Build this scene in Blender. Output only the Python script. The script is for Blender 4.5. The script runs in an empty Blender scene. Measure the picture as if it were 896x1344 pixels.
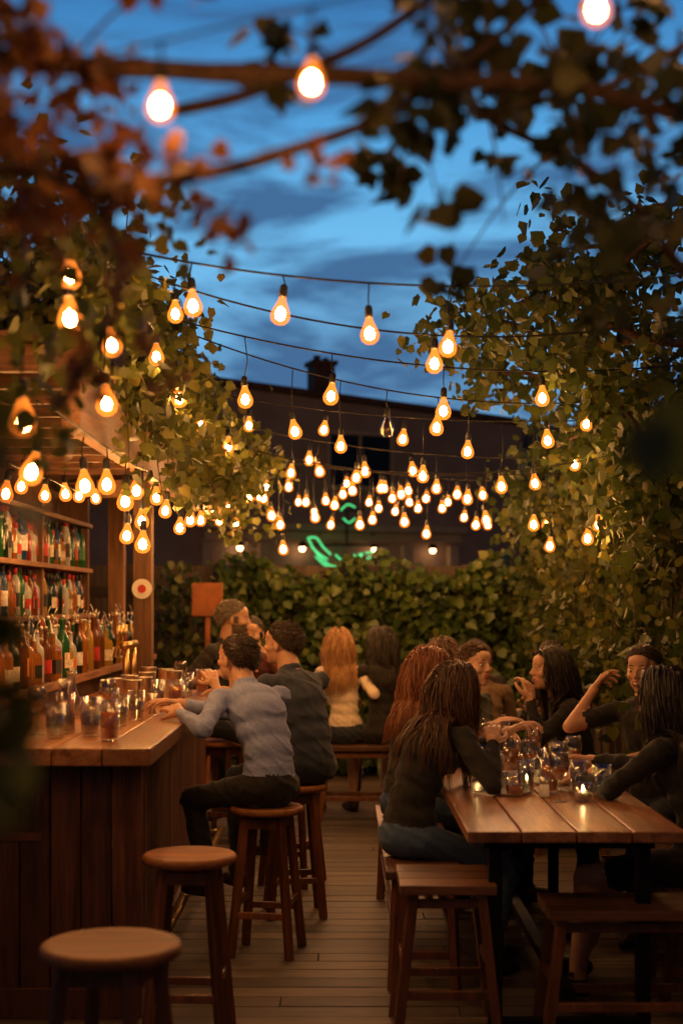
import bpy, math, random
import numpy as np
from mathutils import Vector, Matrix, noise
random.seed(11); rng=np.random.default_rng(11)
scene=bpy.context.scene
COL=scene.collection
scene.view_settings.view_transform='Standard'
scene.view_settings.look='None'
scene.view_settings.exposure=0
EYE=1.6; F=1867.0
def W(a,b,d):
    """site survey reading (bearing, elevation, distance) -> world position in metres"""
    return Vector(((a-448)*d/F, d, EYE+(790-b)*d/F))
# ------------------------------------------------------------------ materials
def newmat(n):
    m=bpy.data.materials.new(n); m.use_nodes=True
    nt=m.node_tree; nt.nodes.clear()
    out=nt.nodes.new('ShaderNodeOutputMaterial')
    return m,nt,out
def c4(c): return (c[0],c[1],c[2],1)
def mat(n,col,rough=.6,metal=0,var=.25,scale=12,bump=.15,bdist=.003,trans=0,ior=1.45,coat=0,sheen=0,sss=0,stretch=(1,1,1)):
    m,nt,out=newmat(n)
    p=nt.nodes.new('ShaderNodeBsdfPrincipled')
    tc=nt.nodes.new('ShaderNodeTexCoord'); mp=nt.nodes.new('ShaderNodeMapping'); mp.inputs['Scale'].default_value=stretch
    nt.links.new(tc.outputs['Object'],mp.inputs[0])
    nz=nt.nodes.new('ShaderNodeTexNoise'); nz.inputs['Scale'].default_value=scale; nz.inputs['Detail'].default_value=5
    nt.links.new(mp.outputs[0],nz.inputs['Vector'])
    r=nt.nodes.new('ShaderNodeValToRGB')
    r.color_ramp.elements[0].position=.3; r.color_ramp.elements[1].position=.72
    r.color_ramp.elements[0].color=c4([x*(1-var) for x in col]); r.color_ramp.elements[1].color=c4([min(1,x*(1+var)) for x in col])
    nt.links.new(nz.outputs[0],r.inputs[0]); nt.links.new(r.outputs[0],p.inputs['Base Color'])
    if bump>0:
        b=nt.nodes.new('ShaderNodeBump'); b.inputs['Strength'].default_value=bump; b.inputs['Distance'].default_value=bdist
        nt.links.new(nz.outputs[0],b.inputs['Height']); nt.links.new(b.outputs[0],p.inputs['Normal'])
    p.inputs['Roughness'].default_value=rough; p.inputs['Metallic'].default_value=metal
    p.inputs['Transmission Weight'].default_value=trans; p.inputs['IOR'].default_value=ior
    p.inputs['Coat Weight'].default_value=coat; p.inputs['Sheen Weight'].default_value=sheen
    if sss: 
        p.inputs['Subsurface Weight'].default_value=sss; p.inputs['Subsurface Radius'].default_value=(.02,.008,.004); p.inputs['Subsurface Scale'].default_value=.5
    nt.links.new(p.outputs[0],out.inputs[0])
    return m
def thinglass(n,col=(.93,.95,.94),body=.10):
    m,nt,out=newmat(n)
    t=nt.nodes.new('ShaderNodeBsdfTransparent'); t.inputs[0].default_value=c4(col)
    g=nt.nodes.new('ShaderNodeBsdfGlossy'); g.inputs['Roughness'].default_value=.05; g.inputs[0].default_value=(1,1,1,1)
    lw=nt.nodes.new('ShaderNodeLayerWeight'); lw.inputs[0].default_value=.35
    ma=nt.nodes.new('ShaderNodeMath'); ma.operation='MULTIPLY_ADD'; ma.inputs[1].default_value=.75; ma.inputs[2].default_value=body
    nt.links.new(lw.outputs['Facing'],ma.inputs[0])
    mx=nt.nodes.new('ShaderNodeMixShader'); nt.links.new(ma.outputs[0],mx.inputs[0]); nt.links.new(t.outputs[0],mx.inputs[1]); nt.links.new(g.outputs[0],mx.inputs[2]); nt.links.new(mx.outputs[0],out.inputs[0]); return m
def wood(n,axis,c1,c2,rough=.45,bump=.4,coat=0,scale=1.0):
    m,nt,out=newmat(n)
    p=nt.nodes.new('ShaderNodeBsdfPrincipled')
    tc=nt.nodes.new('ShaderNodeTexCoord'); at=nt.nodes.new('ShaderNodeAttribute'); at.attribute_name='rnd'
    mp=nt.nodes.new('ShaderNodeMapping')
    s=[14*scale]*3; s[axis]=1.1*scale
    mp.inputs['Scale'].default_value=s
    nt.links.new(tc.outputs['Object'],mp.inputs[0])
    mul=nt.nodes.new('ShaderNodeMath'); mul.operation='MULTIPLY'; mul.inputs[1].default_value=37
    nt.links.new(at.outputs['Fac'],mul.inputs[0])
    add=nt.nodes.new('ShaderNodeVectorMath'); add.operation='ADD'
    nt.links.new(mp.outputs[0],add.inputs[0]); nt.links.new(mul.outputs[0],add.inputs[1])
    n1=nt.nodes.new('ShaderNodeTexNoise'); n1.inputs['Scale'].default_value=1; n1.inputs['Detail'].default_value=6; n1.inputs['Distortion'].default_value=.6
    n2=nt.nodes.new('ShaderNodeTexNoise'); n2.inputs['Scale'].default_value=6; n2.inputs['Detail'].default_value=8
    nt.links.new(add.outputs[0],n1.inputs['Vector']); nt.links.new(add.outputs[0],n2.inputs['Vector'])
    mx=nt.nodes.new('ShaderNodeMath'); mx.operation='MULTIPLY_ADD'; mx.inputs[1].default_value=.4
    nt.links.new(n2.outputs[0],mx.inputs[0]); 
    sc=nt.nodes.new('ShaderNodeMath'); sc.operation='MULTIPLY'; sc.inputs[1].default_value=.6
    nt.links.new(n1.outputs[0],sc.inputs[0]); nt.links.new(sc.outputs[0],mx.inputs[2])
    r=nt.nodes.new('ShaderNodeValToRGB'); r.color_ramp.elements[0].position=.36; r.color_ramp.elements[1].position=.63
    r.color_ramp.elements[0].color=c4(c1); r.color_ramp.elements[1].color=c4(c2)
    nt.links.new(mx.outputs[0],r.inputs[0])
    hs=nt.nodes.new('ShaderNodeHueSaturation')
    ma=nt.nodes.new('ShaderNodeMath'); ma.operation='MULTIPLY_ADD'; ma.inputs[1].default_value=.75; ma.inputs[2].default_value=.62
    nt.links.new(at.outputs['Fac'],ma.inputs[0]); nt.links.new(ma.outputs[0],hs.inputs['Value']); nt.links.new(r.outputs[0],hs.inputs['Color'])
    nt.links.new(hs.outputs[0],p.inputs['Base Color'])
    ro=nt.nodes.new('ShaderNodeMath'); ro.operation='MULTIPLY_ADD'; ro.inputs[1].default_value=.35; ro.inputs[2].default_value=rough-.17
    nt.links.new(n1.outputs[0],ro.inputs[0]); nt.links.new(ro.outputs[0],p.inputs['Roughness'])
    b=nt.nodes.new('ShaderNodeBump'); b.inputs['Strength'].default_value=bump; b.inputs['Distance'].default_value=.003
    nt.links.new(mx.outputs[0],b.inputs['Height']); nt.links.new(b.outputs[0],p.inputs['Normal'])
    p.inputs['Coat Weight'].default_value=coat; p.inputs['Coat Roughness'].default_value=.25
    nt.links.new(p.outputs[0],out.inputs[0]); return m
def leafmat(n,ca,cb,cc,trans=.35,rough=.5):
    m,nt,out=newmat(n)
    at=nt.nodes.new('ShaderNodeAttribute'); at.attribute_name='rnd'
    r=nt.nodes.new('ShaderNodeValToRGB'); e=r.color_ramp.elements; e[0].color=c4(ca); e[1].color=c4(cc); e[1].position=1
    x=e.new(.6); x.color=c4(cb)
    nt.links.new(at.outputs['Fac'],r.inputs[0])
    p=nt.nodes.new('ShaderNodeBsdfPrincipled'); p.inputs['Roughness'].default_value=rough
    nt.links.new(r.outputs[0],p.inputs['Base Color'])
    t=nt.nodes.new('ShaderNodeBsdfTranslucent'); nt.links.new(r.outputs[0],t.inputs[0])
    mx=nt.nodes.new('ShaderNodeMixShader'); mx.inputs[0].default_value=trans
    nt.links.new(p.outputs[0],mx.inputs[1]); nt.links.new(t.outputs[0],mx.inputs[2]); nt.links.new(mx.outputs[0],out.inputs[0]); return m
def emis(n,col,st,alpha=1):
    m,nt,out=newmat(n)
    e=nt.nodes.new('ShaderNodeEmission'); e.inputs[0].default_value=c4(col); e.inputs[1].default_value=st
    if alpha<1:
        t=nt.nodes.new('ShaderNodeBsdfTransparent'); mx=nt.nodes.new('ShaderNodeMixShader'); mx.inputs[0].default_value=alpha
        nt.links.new(t.outputs[0],mx.inputs[1]); nt.links.new(e.outputs[0],mx.inputs[2]); nt.links.new(mx.outputs[0],out.inputs[0])
        m.cycles.emission_sampling='NONE'
    else: nt.links.new(e.outputs[0],out.inputs[0])
    return m
M={}
M['deck']=wood('deck_wood',0,(.052,.040,.032),(.165,.125,.098),.6,.5)
M['top']=wood('bar_top_wood',1,(.17,.065,.02),(.45,.20,.075),.36,.3,.2)
M['table']=wood('table_wood',1,(.13,.052,.022),(.36,.165,.075),.36,.4,.25)
M['panel']=wood('panel_wood',2,(.04,.014,.006),(.17,.062,.025),.5,.5)
M['beamy']=wood('beam_wood',1,(.10,.045,.02),(.30,.14,.06),.6,.5)
M['beamx']=wood('rafter_wood',0,(.09,.04,.02),(.27,.13,.06),.6,.5)
M['postz']=wood('post_wood',2,(.09,.04,.018),(.28,.13,.055),.6,.5)
M['fence']=wood('fence_wood',2,(.035,.022,.015),(.10,.065,.045),.7,.6)
M['stool']=wood('stool_wood',0,(.17,.055,.012),(.44,.17,.04),.66,.35,0,1.3)
M['stoolleg']=wood('stool_leg_wood',2,(.08,.028,.010),(.22,.082,.03),.42,.25,.1)
M['bench']=wood('bench_wood',0,(.08,.034,.016),(.23,.10,.045),.45,.35,.1)
M['iron']=mat('black_iron',(.02,.019,.018),.5,.7,.3,20)
M['cable']=mat('black_rubber_cable',(.012,.012,.013),.6,0,.1,20,0)
M['steel']=mat('brushed_steel',(.68,.62,.55),.30,1,.08,30,.05)
M['brass']=mat('brass',(.6,.42,.18),.3,1,.1,30,.05)
M['bark']=mat('bark',(.09,.05,.03),.85,0,.45,40,.8,.006)
M['stem']=mat('vine_stem',(.06,.045,.022),.8,0,.4,40,.5)
M['leafg']=leafmat('ivy_leaf',(.025,.045,.010),(.075,.10,.018),(.19,.17,.03),.4)
M['leaflit']=leafmat('lit_vine_leaf',(.04,.055,.012),(.12,.13,.022),(.28,.22,.04),.42)  # brighter copy of the ivy leaf, bulb light put into its colour
M['leafh']=leafmat('hedge_leaf',(.025,.05,.008),(.075,.12,.018),(.17,.18,.03),.3,.45)
M['leafd']=leafmat('tree_leaf',(.018,.026,.008),(.045,.055,.014),(.11,.09,.02),.35)
M['leafa']=leafmat('autumn_leaf',(.10,.04,.012),(.26,.10,.03),(.38,.19,.06),.45)
M['filament']=emis('glowing_filament',(1.0,.44,.12),760)
M['bulbglass']=emis('amber_halo_glass',(1.0,.21,.020),2.3,.62)  # envelope emission stands in for the orange halo around the hot core
M['neon']=emis('neon_tube',(.12,1.0,.30),1.25)
M['glass']=thinglass('clear_glass')
M['amberglass']=mat('beer_liquid',(.70,.20,.035),.08,0,.05,5,0,trans=.35,ior=1.34)
M['redliq']=mat('spritz_liquid',(.62,.22,.08),.08,0,.05,5,0,trans=.6,ior=1.34)
M['water']=thinglass('water_liquid',(.85,.88,.86),.05)
M['wax']=mat('candle_wax',(.8,.6,.4),.5,0,.05,5,0,sss=.3)
M['wall']=mat('dark_render_wall',(.36,.28,.25),.9,0,.22,1.3,.4,.01)
M['trimw']=mat('pale_stucco',(.5,.40,.30),.85,0,.18,2,.3,.01)
M['dark']=mat('dark_window_glass',(.012,.014,.02),.12,0,.2,3,0)
M['brick']=mat('chimney_brick',(.12,.07,.055),.9,0,.35,14,.6,.01)
M['soil']=mat('ground_soil',(.07,.06,.05),.95,0,.3,3,.4,.02)
M['sign_o']=mat('orange_painted_board',(.26,.08,.022),.6,0,.3,9,.2)
M['sign_w']=mat('white_enamel',(.75,.72,.66),.35,0,.05,9,0)
M['sign_r']=mat('red_enamel',(.5,.03,.02),.35,0,.05,9,0)
M['napkin']=mat('napkin_paper',(.7,.66,.6),.9,0,.06,30,.3)
# ------------------------------------------------------------------ mesh tools
class MB:
    def __init__(s): s.V=[];s.F=[];s.M=[];s.R=[];s.n=0
    def add(s,v,f,m=0,r=None):
        if r is None: r=random.random()
        s.V+= [tuple(x) for x in v]
        for q in f: s.F.append([i+s.n for i in q]); s.M.append(m); s.R.append(r)
        s.n+=len(v)
    def box(s,c,sz,rz=0,m=0,r=None,rot=None):
        x,y,z=[k/2 for k in sz]
        vs=[Vector((a*x,b*y,d*z)) for a in(-1,1) for b in(-1,1) for d in(-1,1)]
        R=rot if rot is not None else Matrix.Rotation(rz,3,'Z')
        c=Vector(c); vs=[R@v+c for v in vs]
        s.add(vs,[(0,1,3,2),(4,6,7,5),(0,4,5,1),(2,3,7,6),(0,2,6,4),(1,5,7,3)],m,r)
    def bar(s,a,b,w,h,m=0,r=None):
        a=Vector(a);b=Vector(b); d=b-a; q=d.to_track_quat('Z','Y').to_matrix()
        s.box((a+b)/2,(w,h,d.length),m=m,r=r,rot=q)
    def tube(s,pts,rad,n=6,m=0,r=None):
        pts=[Vector(p) for p in pts]; k=len(pts)
        if not hasattr(rad,'__len__'): rad=[rad]*k
        vs=[];ref=None
        for i,p in enumerate(pts):
            t=(pts[min(i+1,k-1)]-pts[max(i-1,0)]).normalized()
            if ref is None:
                ref=Vector((0,0,1)) if abs(t.z)<.9 else Vector((1,0,0))
            u=(ref-t*ref.dot(t)).normalized(); ref=u; w=t.cross(u)
            for j in range(n):
                a=2*math.pi*j/n; vs.append(p+(u*math.cos(a)+w*math.sin(a))*rad[i])
        f=[]
        for i in range(k-1):
            for j in range(n):
                f.append((i*n+j,i*n+(j+1)%n,(i+1)*n+(j+1)%n,(i+1)*n+j))
        f.append(tuple(range(n-1,-1,-1))); f.append(tuple((k-1)*n+j for j in range(n)))
        s.add(vs,f,m,r)
    def lathe(s,prof,c=(0,0,0),n=16,m=0,r=None,ax=None):
        c=Vector(c); vs=[]
        for (q,z) in prof:
            for j in range(n):
                a=2*math.pi*j/n; v=Vector((q*math.cos(a),q*math.sin(a),z))
                if ax is not None: v=ax@v
                vs.append(v+c)
        f=[]; k=len(prof)
        for i in range(k-1):
            for j in range(n): f.append((i*n+j,i*n+(j+1)%n,(i+1)*n+(j+1)%n,(i+1)*n+j))
        if prof[0][0]>1e-5: f.append(tuple(range(n-1,-1,-1)))
        if prof[-1][0]>1e-5: f.append(tuple((k-1)*n+j for j in range(n)))
        s.add(vs,f,m,r)
    def mesh(s,name,mats,smooth=False):
        me=bpy.data.meshes.new(name); me.from_pydata(s.V,[],s.F)
        for x in mats: me.materials.append(x)
        me.polygons.foreach_set('material_index',s.M)
        if smooth: me.polygons.foreach_set('use_smooth',[True]*len(s.F))
        a=me.attributes.new('rnd','FLOAT','FACE'); a.data.foreach_set('value',s.R)
        me.update(); return me
    def obj(s,name,mats,parent=None,smooth=False,bevel=0,local=False):
        return place(name,s.mesh(name,mats,smooth),parent,bevel,local)
def place(name,me,parent=None,bevel=0,local=False,loc=None,rz=0):
    o=bpy.data.objects.new(name,me); COL.objects.link(o)
    if loc is not None: o.location=loc; o.rotation_euler=(0,0,rz)
    if parent is not None:
        o.parent=parent
        if not local: o.matrix_parent_inverse=Matrix.Translation(-Vector(parent.location))
    if bevel>0:
        b=o.modifiers.new('bevel','BEVEL'); b.width=bevel; b.segments=2; b.limit_method='ANGLE'; b.angle_limit=math.radians(50)
    return o
def empty(name,loc=(0,0,0),rz=0):
    e=bpy.data.objects.new(name,None); e.location=loc; e.rotation_euler=(0,0,rz); e.empty_display_size=.2; COL.objects.link(e); return e
def npmesh(name,V,Fq,mats,rnd=None,smooth=False,mi=None):
    me=bpy.data.meshes.new(name); n=len(Fq); k=Fq.shape[1]
    me.vertices.add(len(V)); me.vertices.foreach_set('co',V.astype(np.float32).ravel())
    me.loops.add(n*k); me.loops.foreach_set('vertex_index',Fq.astype(np.int32).ravel())
    me.polygons.add(n); me.polygons.foreach_set('loop_start',np.arange(0,n*k,k,dtype=np.int32))
    try: me.polygons.foreach_set('loop_total',np.full(n,k,dtype=np.int32))
    except Exception: pass
    for x in mats: me.materials.append(x)
    me.update(calc_edges=True)
    if rnd is not None:
        a=me.attributes.new('rnd','FLOAT','FACE'); a.data.foreach_set('value',rnd.astype(np.float32))
    if mi is not None: me.polygons.foreach_set('material_index',mi.astype(np.int32))
    if smooth: me.polygons.foreach_set('use_smooth',np.ones(n,dtype=bool))
    me.validate(); return me
# ------------------------------------------------------------------ foliage
LV=np.array([(0,0,0),(0,.45,-.03),(0,1,-.08),(.33,-.06,.06),(.52,.38,.10),(.27,.70,.03),(-.33,-.06,.06),(-.52,.38,.10),(-.27,.70,.03)])
LF=np.array([(0,3,4,1),(1,4,5,2),(6,0,1,7),(7,1,2,8)])
def leafmesh(name,P,size,mtl,parent=None,up=.35,normal=None,rb=None):
    P=np.array(P); N=len(P)
    ydir=rng.normal(size=(N,3)); ydir[:,2]-=.7
    ydir/=np.linalg.norm(ydir,axis=1)[:,None]
    nz=rng.normal(size=(N,3))
    if normal is not None: nz=nz*.55+np.array(normal)
    else: nz[:,2]+=up
    nz-=ydir*np.sum(nz*ydir,axis=1)[:,None]; nz/=np.linalg.norm(nz,axis=1)[:,None]
    xd=np.cross(ydir,nz)
    s=size*rng.uniform(.55,1.3,N)
    V=(LV[None,:,0,None]*xd[:,None,:]+LV[None,:,1,None]*ydir[:,None,:]+LV[None,:,2,None]*nz[:,None,:]*rng.uniform(-1,2.5,(N,1,1)))*s[:,None,None]+P[:,None,:]
    Fq=(LF[None]+(np.arange(N)*9)[:,None,None]).reshape(-1,4)
    r=rng.beta(2,2.4,N) if rb is None else rb
    me=npmesh(name,V.reshape(-1,3),Fq,[mtl],np.repeat(r,4))
    return place(name,me,parent)
def clumps(centers,sig,n):
    out=[]
    for c in centers:
        k=int(n*random.uniform(.5,1.5)); s=sig*random.uniform(.6,1.4)
        out.append(rng.normal(size=(k,3))*s*np.array([1,1,.8])+np.array(c))
    return np.concatenate(out)
def bez(pts,n=8):
    pts=[Vector(p) for p in pts]; out=[]
    for i in range(len(pts)-1):
        p0=pts[max(i-1,0)];p1=pts[i];p2=pts[i+1];p3=pts[min(i+2,len(pts)-1)]
        for j in range(n):
            t=j/n; out.append(.5*((2*p1)+(p2-p0)*t+(2*p0-5*p1+4*p2-p3)*t*t+(3*p1-p0-3*p2+p3)*t**3))
    out.append(pts[-1]); return out
def branch(mb,pts,r0,r1,wob=.01,n=7):
    q=bez(pts); k=len(q)
    for i,p in enumerate(q):
        p+=Vector((noise.noise(p*5),noise.noise(p*5+Vector((9,0,0))),noise.noise(p*5+Vector((0,9,0)))))*wob
    rad=[(r0+(r1-r0)*i/(k-1))*(1+.18*noise.noise(q[i]*14)) for i in range(k)]
    mb.tube(q,rad,n); return q
# ------------------------------------------------------------------ camera
cam=bpy.data.cameras.new('camera'); co=bpy.data.objects.new('camera',cam); COL.objects.link(co)
co.location=(0,0,EYE); co.rotation_euler=(math.pi/2,0,0)
cam.sensor_width=36; cam.sensor_fit='AUTO'; cam.lens=50; cam.shift_y=118/1344
cam.clip_start=.05; cam.clip_end=2000
cam.dof.use_dof=True; cam.dof.focus_distance=6.9; cam.dof.aperture_fstop=1.75
scene.camera=co
# ------------------------------------------------------------------ world (dusk sky)
w=bpy.data.worlds.new('World'); scene.world=w; w.use_nodes=True; nt=w.node_tree; nt.nodes.clear()
wo=nt.nodes.new('ShaderNodeOutputWorld'); bg=nt.nodes.new('ShaderNodeBackground')
sky=nt.nodes.new('ShaderNodeTexSky'); sky.sky_type='NISHITA'; sky.sun_disc=False
sky.sun_elevation=math.radians(1.0); sky.sun_rotation=math.radians(-60); sky.ozone_density=4
tc=nt.nodes.new('ShaderNodeTexCoord'); sep=nt.nodes.new('ShaderNodeSeparateXYZ'); nt.links.new(tc.outputs['Generated'],sep.inputs[0])
gr=nt.nodes.new('ShaderNodeValToRGB'); e=gr.color_ramp.elements
e[0].position=0; e[0].color=(.08,.17,.32,1); e[1].position=1; e[1].color=(.004,.018,.055,1)
for p_,c_ in ((.10,(.19,.43,.70)),(.25,(.16,.50,.85)),(.32,(.09,.36,.72)),(.41,(.03,.16,.42)),(.6,(.008,.04,.12))):
    x=e.new(p_); x.color=c4(c_)
nt.links.new(sep.outputs['Z'],gr.inputs[0])
mp=nt.nodes.new('ShaderNodeMapping'); mp.inputs['Scale'].default_value=(3.2,3.2,13); mp.inputs['Location'].default_value=(.9,0,.35)
nt.links.new(tc.outputs['Generated'],mp.inputs[0])
nz=nt.nodes.new('ShaderNodeTexNoise'); nz.inputs['Scale'].default_value=1.3; nz.inputs['Detail'].default_value=9; nz.inputs['Roughness'].default_value=.58; nz.inputs['Distortion'].default_value=.4
nt.links.new(mp.outputs[0],nz.inputs['Vector'])
cr=nt.nodes.new('ShaderNodeValToRGB'); cr.color_ramp.elements[0].position=.44; cr.color_ramp.elements[1].position=.58
nt.links.new(nz.outputs[0],cr.inputs[0])
cm=nt.nodes.new('ShaderNodeMixRGB'); cm.inputs[2].default_value=(.042,.105,.245,1)
fm=nt.nodes.new('ShaderNodeMath'); fm.operation='MULTIPLY'; fm.inputs[1].default_value=.88
nt.links.new(cr.outputs[0],fm.inputs[0]); nt.links.new(fm.outputs[0],cm.inputs[0]); nt.links.new(gr.outputs[0],cm.inputs[1])
sm=nt.nodes.new('ShaderNodeMixRGB'); sm.blend_type='ADD'; sm.inputs[0].default_value=.012
nt.links.new(cm.outputs[0],sm.inputs[1]); nt.links.new(sky.outputs[0],sm.inputs[2])
mr=nt.nodes.new('ShaderNodeMapRange'); mr.inputs['From Min'].default_value=-.2; mr.inputs['From Max'].default_value=.85; mr.inputs['To Min'].default_value=.1; mr.inputs['To Max'].default_value=1.0
nt.links.new(sep.outputs['Y'],mr.inputs[0])
nt.links.new(sm.outputs[0],bg.inputs[0]); nt.links.new(mr.outputs[0],bg.inputs[1]); nt.links.new(bg.outputs[0],wo.inputs[0])
sl=bpy.data.lights.new('sun','SUN'); sl.energy=.02; sl.angle=math.radians(10); sl.color=(1,.8,.7)
so=bpy.data.objects.new('sun',sl); COL.objects.link(so); so.rotation_euler=(math.radians(80),0,math.radians(-60))
# ------------------------------------------------------------------ ground + deck
mb=MB(); mb.add([(-300,-300,-.16),(300,-300,-.16),(300,300,-.16),(-300,300,-.16)],[(0,1,2,3)]); mb.obj('ground',[M['soil']])
mb=MB(); y=-1.0
while y<13.6:
    x=-4.2+random.uniform(-1.2,0)
    while x<4.4:
        L=random.uniform(2.2,3.4)
        mb.box((x+L/2,y+.07,-.016+random.uniform(-.0015,.0015)),(L-.004,.134,.032),random.uniform(-.0006,.0006))
        x+=L
    y+=.141
mb.obj('wooden_deck',[M['deck']],bevel=.003)
# ------------------------------------------------------------------ bar counter
bar=empty('wooden_bar_counter',(-1.1,7.1,0))
mb=MB()
xs=[-1.50,-1.30,-1.09,-.90,-.715]
for a,b in zip(xs[:-1],xs[1:]):
    mb.box(((a+b)/2,7.12,1.05-.034),(b-a-.003,3.56,.068))
mb.obj('counter_top',[M['top']],bar,bevel=.006)
mb=MB(); x=-1.47
while x<-.87:
    wd=.118; mb.box((x+wd/2,5.47,.49),(wd-.006,.03,.98)); x+=wd
y=5.46
while y<8.80:
    mb.box((-.855,y+.06,.49),(.03,.114,.98)); y+=.12
mb.box((-.85,5.47,.49),(.05,.05,.979))
mb.box((-1.2,5.452,.06),(.66,.02,.12)); mb.box((-.832,7.1,.06),(.02,3.3,.12))
mb.obj('front_panels',[M['panel']],bar,bevel=.003)
mb=MB(); mb.tube([(-.74,5.6,.2),(-.74,8.8,.2)],.019,10)
for y in (5.7,7.2,8.7): mb.tube([(-.74,y,.2),(-.84,y,.2)],.011,8)
mb.obj('foot_rail',[M['brass']],bar,smooth=True)
mb=MB(); mb.box((-1.3,7.1,.70),(.30,3.3,.03)); mb.obj('under_shelf',[M['panel']],bar)
# back bar
bb=empty('back_bar_shelving',(-1.95,8.3,0))
mb=MB()
mb.box((-1.84,8.3,.57),(.56,6.0,1.14)); 
mb.obj('cabinet',[M['panel']],bb,bevel=.004)
mb=MB()
mb.box((-1.80,8.3,1.165),(.66,6.04,.04))
for z in (1.50,1.83,2.16): mb.box((-2.0,8.0,z),(.30,5.2,.03))
mb.obj('shelves',[M['beamy']],bb,bevel=.003)
mb=MB()
for y in (5.4,7.2,9.0,10.62): mb.box((-2.02,y,1.78),(.27,.04,1.19))
mb.obj('uprights',[M['postz']],bb,bevel=.003)
mb=MB(); y=4.6
while y<11.3: mb.box((-2.2,y+.075,1.2),(.03,.146,2.4)); y+=.15
mb.obj('back_boards',[M['panel']],bb)
# pergola / bar roof
pg=empty('bar_pergola',(-1.5,8,0))
mb=MB(); mb.box((-.97,8.13,2.33),(.07,6.05,.22)); mb.box((-2.15,7.7,2.33),(.07,6.9,.22)); mb.obj('fascia_beams',[M['beamy']],pg,bevel=.005)
mb=MB(); y=5.2
while y<11.2: mb.box((-1.56,y,2.49),(1.2,.05,.10)); y+=.42
mb.obj('rafters',[M['beamx']],pg,bevel=.003)
mb=MB(); x=-2.3
while x<-1.0: mb.box((x,8.1,2.555),(.13,6.1,.02)); x+=.14
mb.obj('roof_boards',[M['beamy']],pg)
mb=MB(); 
for (x,y) in ((-1.30,9.35),(-1.75,11.1),(-2.1,4.9)):
    mb.box((x,y,1.2),(.12,.12,2.4))
mb.box((-1.30,9.35,2.34),(.6,.08,.12))
mb.obj('posts',[M['postz']],pg,bevel=.005)
# ------------------------------------------------------------------ stools
def round_stool(x,y,h=.69,r=.18,rz=.5):
    g=empty('round_wooden_stool',(x,y,0))
    mb=MB(); mb.lathe([(0,h-.036),(r-.02,h-.036),(r-.004,h-.03),(r,h-.018),(r-.004,h-.006),(r-.012,h),(r-.03,h-.004),(0,h-.008)],(x,y,0),40)
    mb.obj('seat',[M['stool']],g,smooth=True)
    mb=MB(); tops=[];bots=[]
    for k in range(4):
        a=rz+k*math.pi/2; t=Vector((x+math.cos(a)*r*.68,y+math.sin(a)*r*.68,h-.036)); b=Vector((x+math.cos(a)*r*1.12,y+math.sin(a)*r*1.12,0))
        mb.bar(t,b,.034,.034); tops.append(t);bots.append(b)
    for k in range(4):
        j=(k+1)%4
        q=.62 if k%2 else .70
        mb.bar(tops[k].lerp(bots[k],q),tops[j].lerp(bots[j],q),.022,.03)
        mb.bar(tops[k].lerp(bots[k],.06),tops[j].lerp(bots[j],.06),.018,.045)
    mb.obj('legs',[M['stoolleg']],g,bevel=.004)
def rect_stool(name,x,y,h,w,d,n=3,splay=.06,rz=0):
    g=empty(name,(x,y,0),rz)
    mb=MB()
    for i in range(n):
        mb.box((0,-d/2+d*(i+.5)/n,h-.018),(w,d/n-.004,.036))
    mb.obj('seat',[M['bench']],g,bevel=.005,local=True)
    mb=MB(); P=[]
    for sx in(-1,1):
        for sy in(-1,1):
            t=Vector((sx*(w/2-.05),sy*(d/2-.05),h-.036)); b=Vector((sx*(w/2-.05+splay),sy*(d/2-.04),0)); mb.bar(t,b,.036,.036); P.append((t,b))
    for a,b_,q in ((0,1,.5),(2,3,.5),(0,2,.68),(1,3,.68),(0,2,.07),(1,3,.07),(0,1,.07),(2,3,.07)):
        mb.bar(P[a][0].lerp(P[a][1],q),P[b_][0].lerp(P[b_][1],q),.022,.032)
    mb.obj('legs',[M['stoolleg']],g,bevel=.003,local=True)
round_stool(-.615,3.80,.69,.19,.5)
round_stool(-.55,5.15,.69,.172,.75)
round_stool(-.34,6.5,.67,.17,.6)
round_stool(-.24,7.3,.67,.17,.9)
round_stool(-.28,8.1,.67,.17,.4)
round_stool(-.80,9.55,.67,.17,.4); round_stool(-.56,10.2,.60,.17,.4)
rect_stool('wooden_stool',.385,5.32,.58,.35,.42)
rect_stool('wooden_bench',1.14,5.22,.50,.80,.34)
rect_stool('wooden_bench',.34,6.75,.50,.32,1.9,2,.02)
rect_stool('wooden_bench',1.50,7.15,.50,.34,1.9,2,.02)
rect_stool('wooden_stool',1.45,5.75,.46,.34,.34)
rect_stool('wooden_bench',.16,10.5,.55,.62,.36)
rect_stool('wooden_bench',.75,9.2,.50,.9,.36)
rect_stool('wooden_bench',1.45,9.2,.50,.4,.5)
# ------------------------------------------------------------------ table
tb=empty('wooden_dining_table',(.82,6.3,0))
mb=MB()
for i in range(4): mb.box((.44+.195*(i+.5),6.32,.79-.02),(.189,2.62,.04),r=random.uniform(.3,1))
mb.obj('top_planks',[M['table']],tb,bevel=.005)
mb=MB()
for x in(.56,1.10):
    for y in(5.2,7.4): mb.box((x,y,.365),(.05,.05,.73))
for y in(5.2,7.4): mb.box((.83,y,.725),(.62,.05,.045)); mb.box((.83,y,.06),(.5,.04,.04))
mb.box((.56,6.3,.70),(.035,2.2,.05)); mb.box((1.10,6.3,.70),(.035,2.2,.05)); mb.box((.83,6.3,.16),(.05,2.2,.04))
mb.obj('iron_frame',[M['iron']],tb,bevel=.003)
tb2=empty('wooden_side_table',(.9,9.9,0))
mb=MB(); 
for i in range(4): mb.box((.9,9.6+.17*(i+.5),.77),(1.1,.165,.035))
mb.obj('top_planks',[M['bench']],tb2,bevel=.004)
mb=MB()
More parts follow.
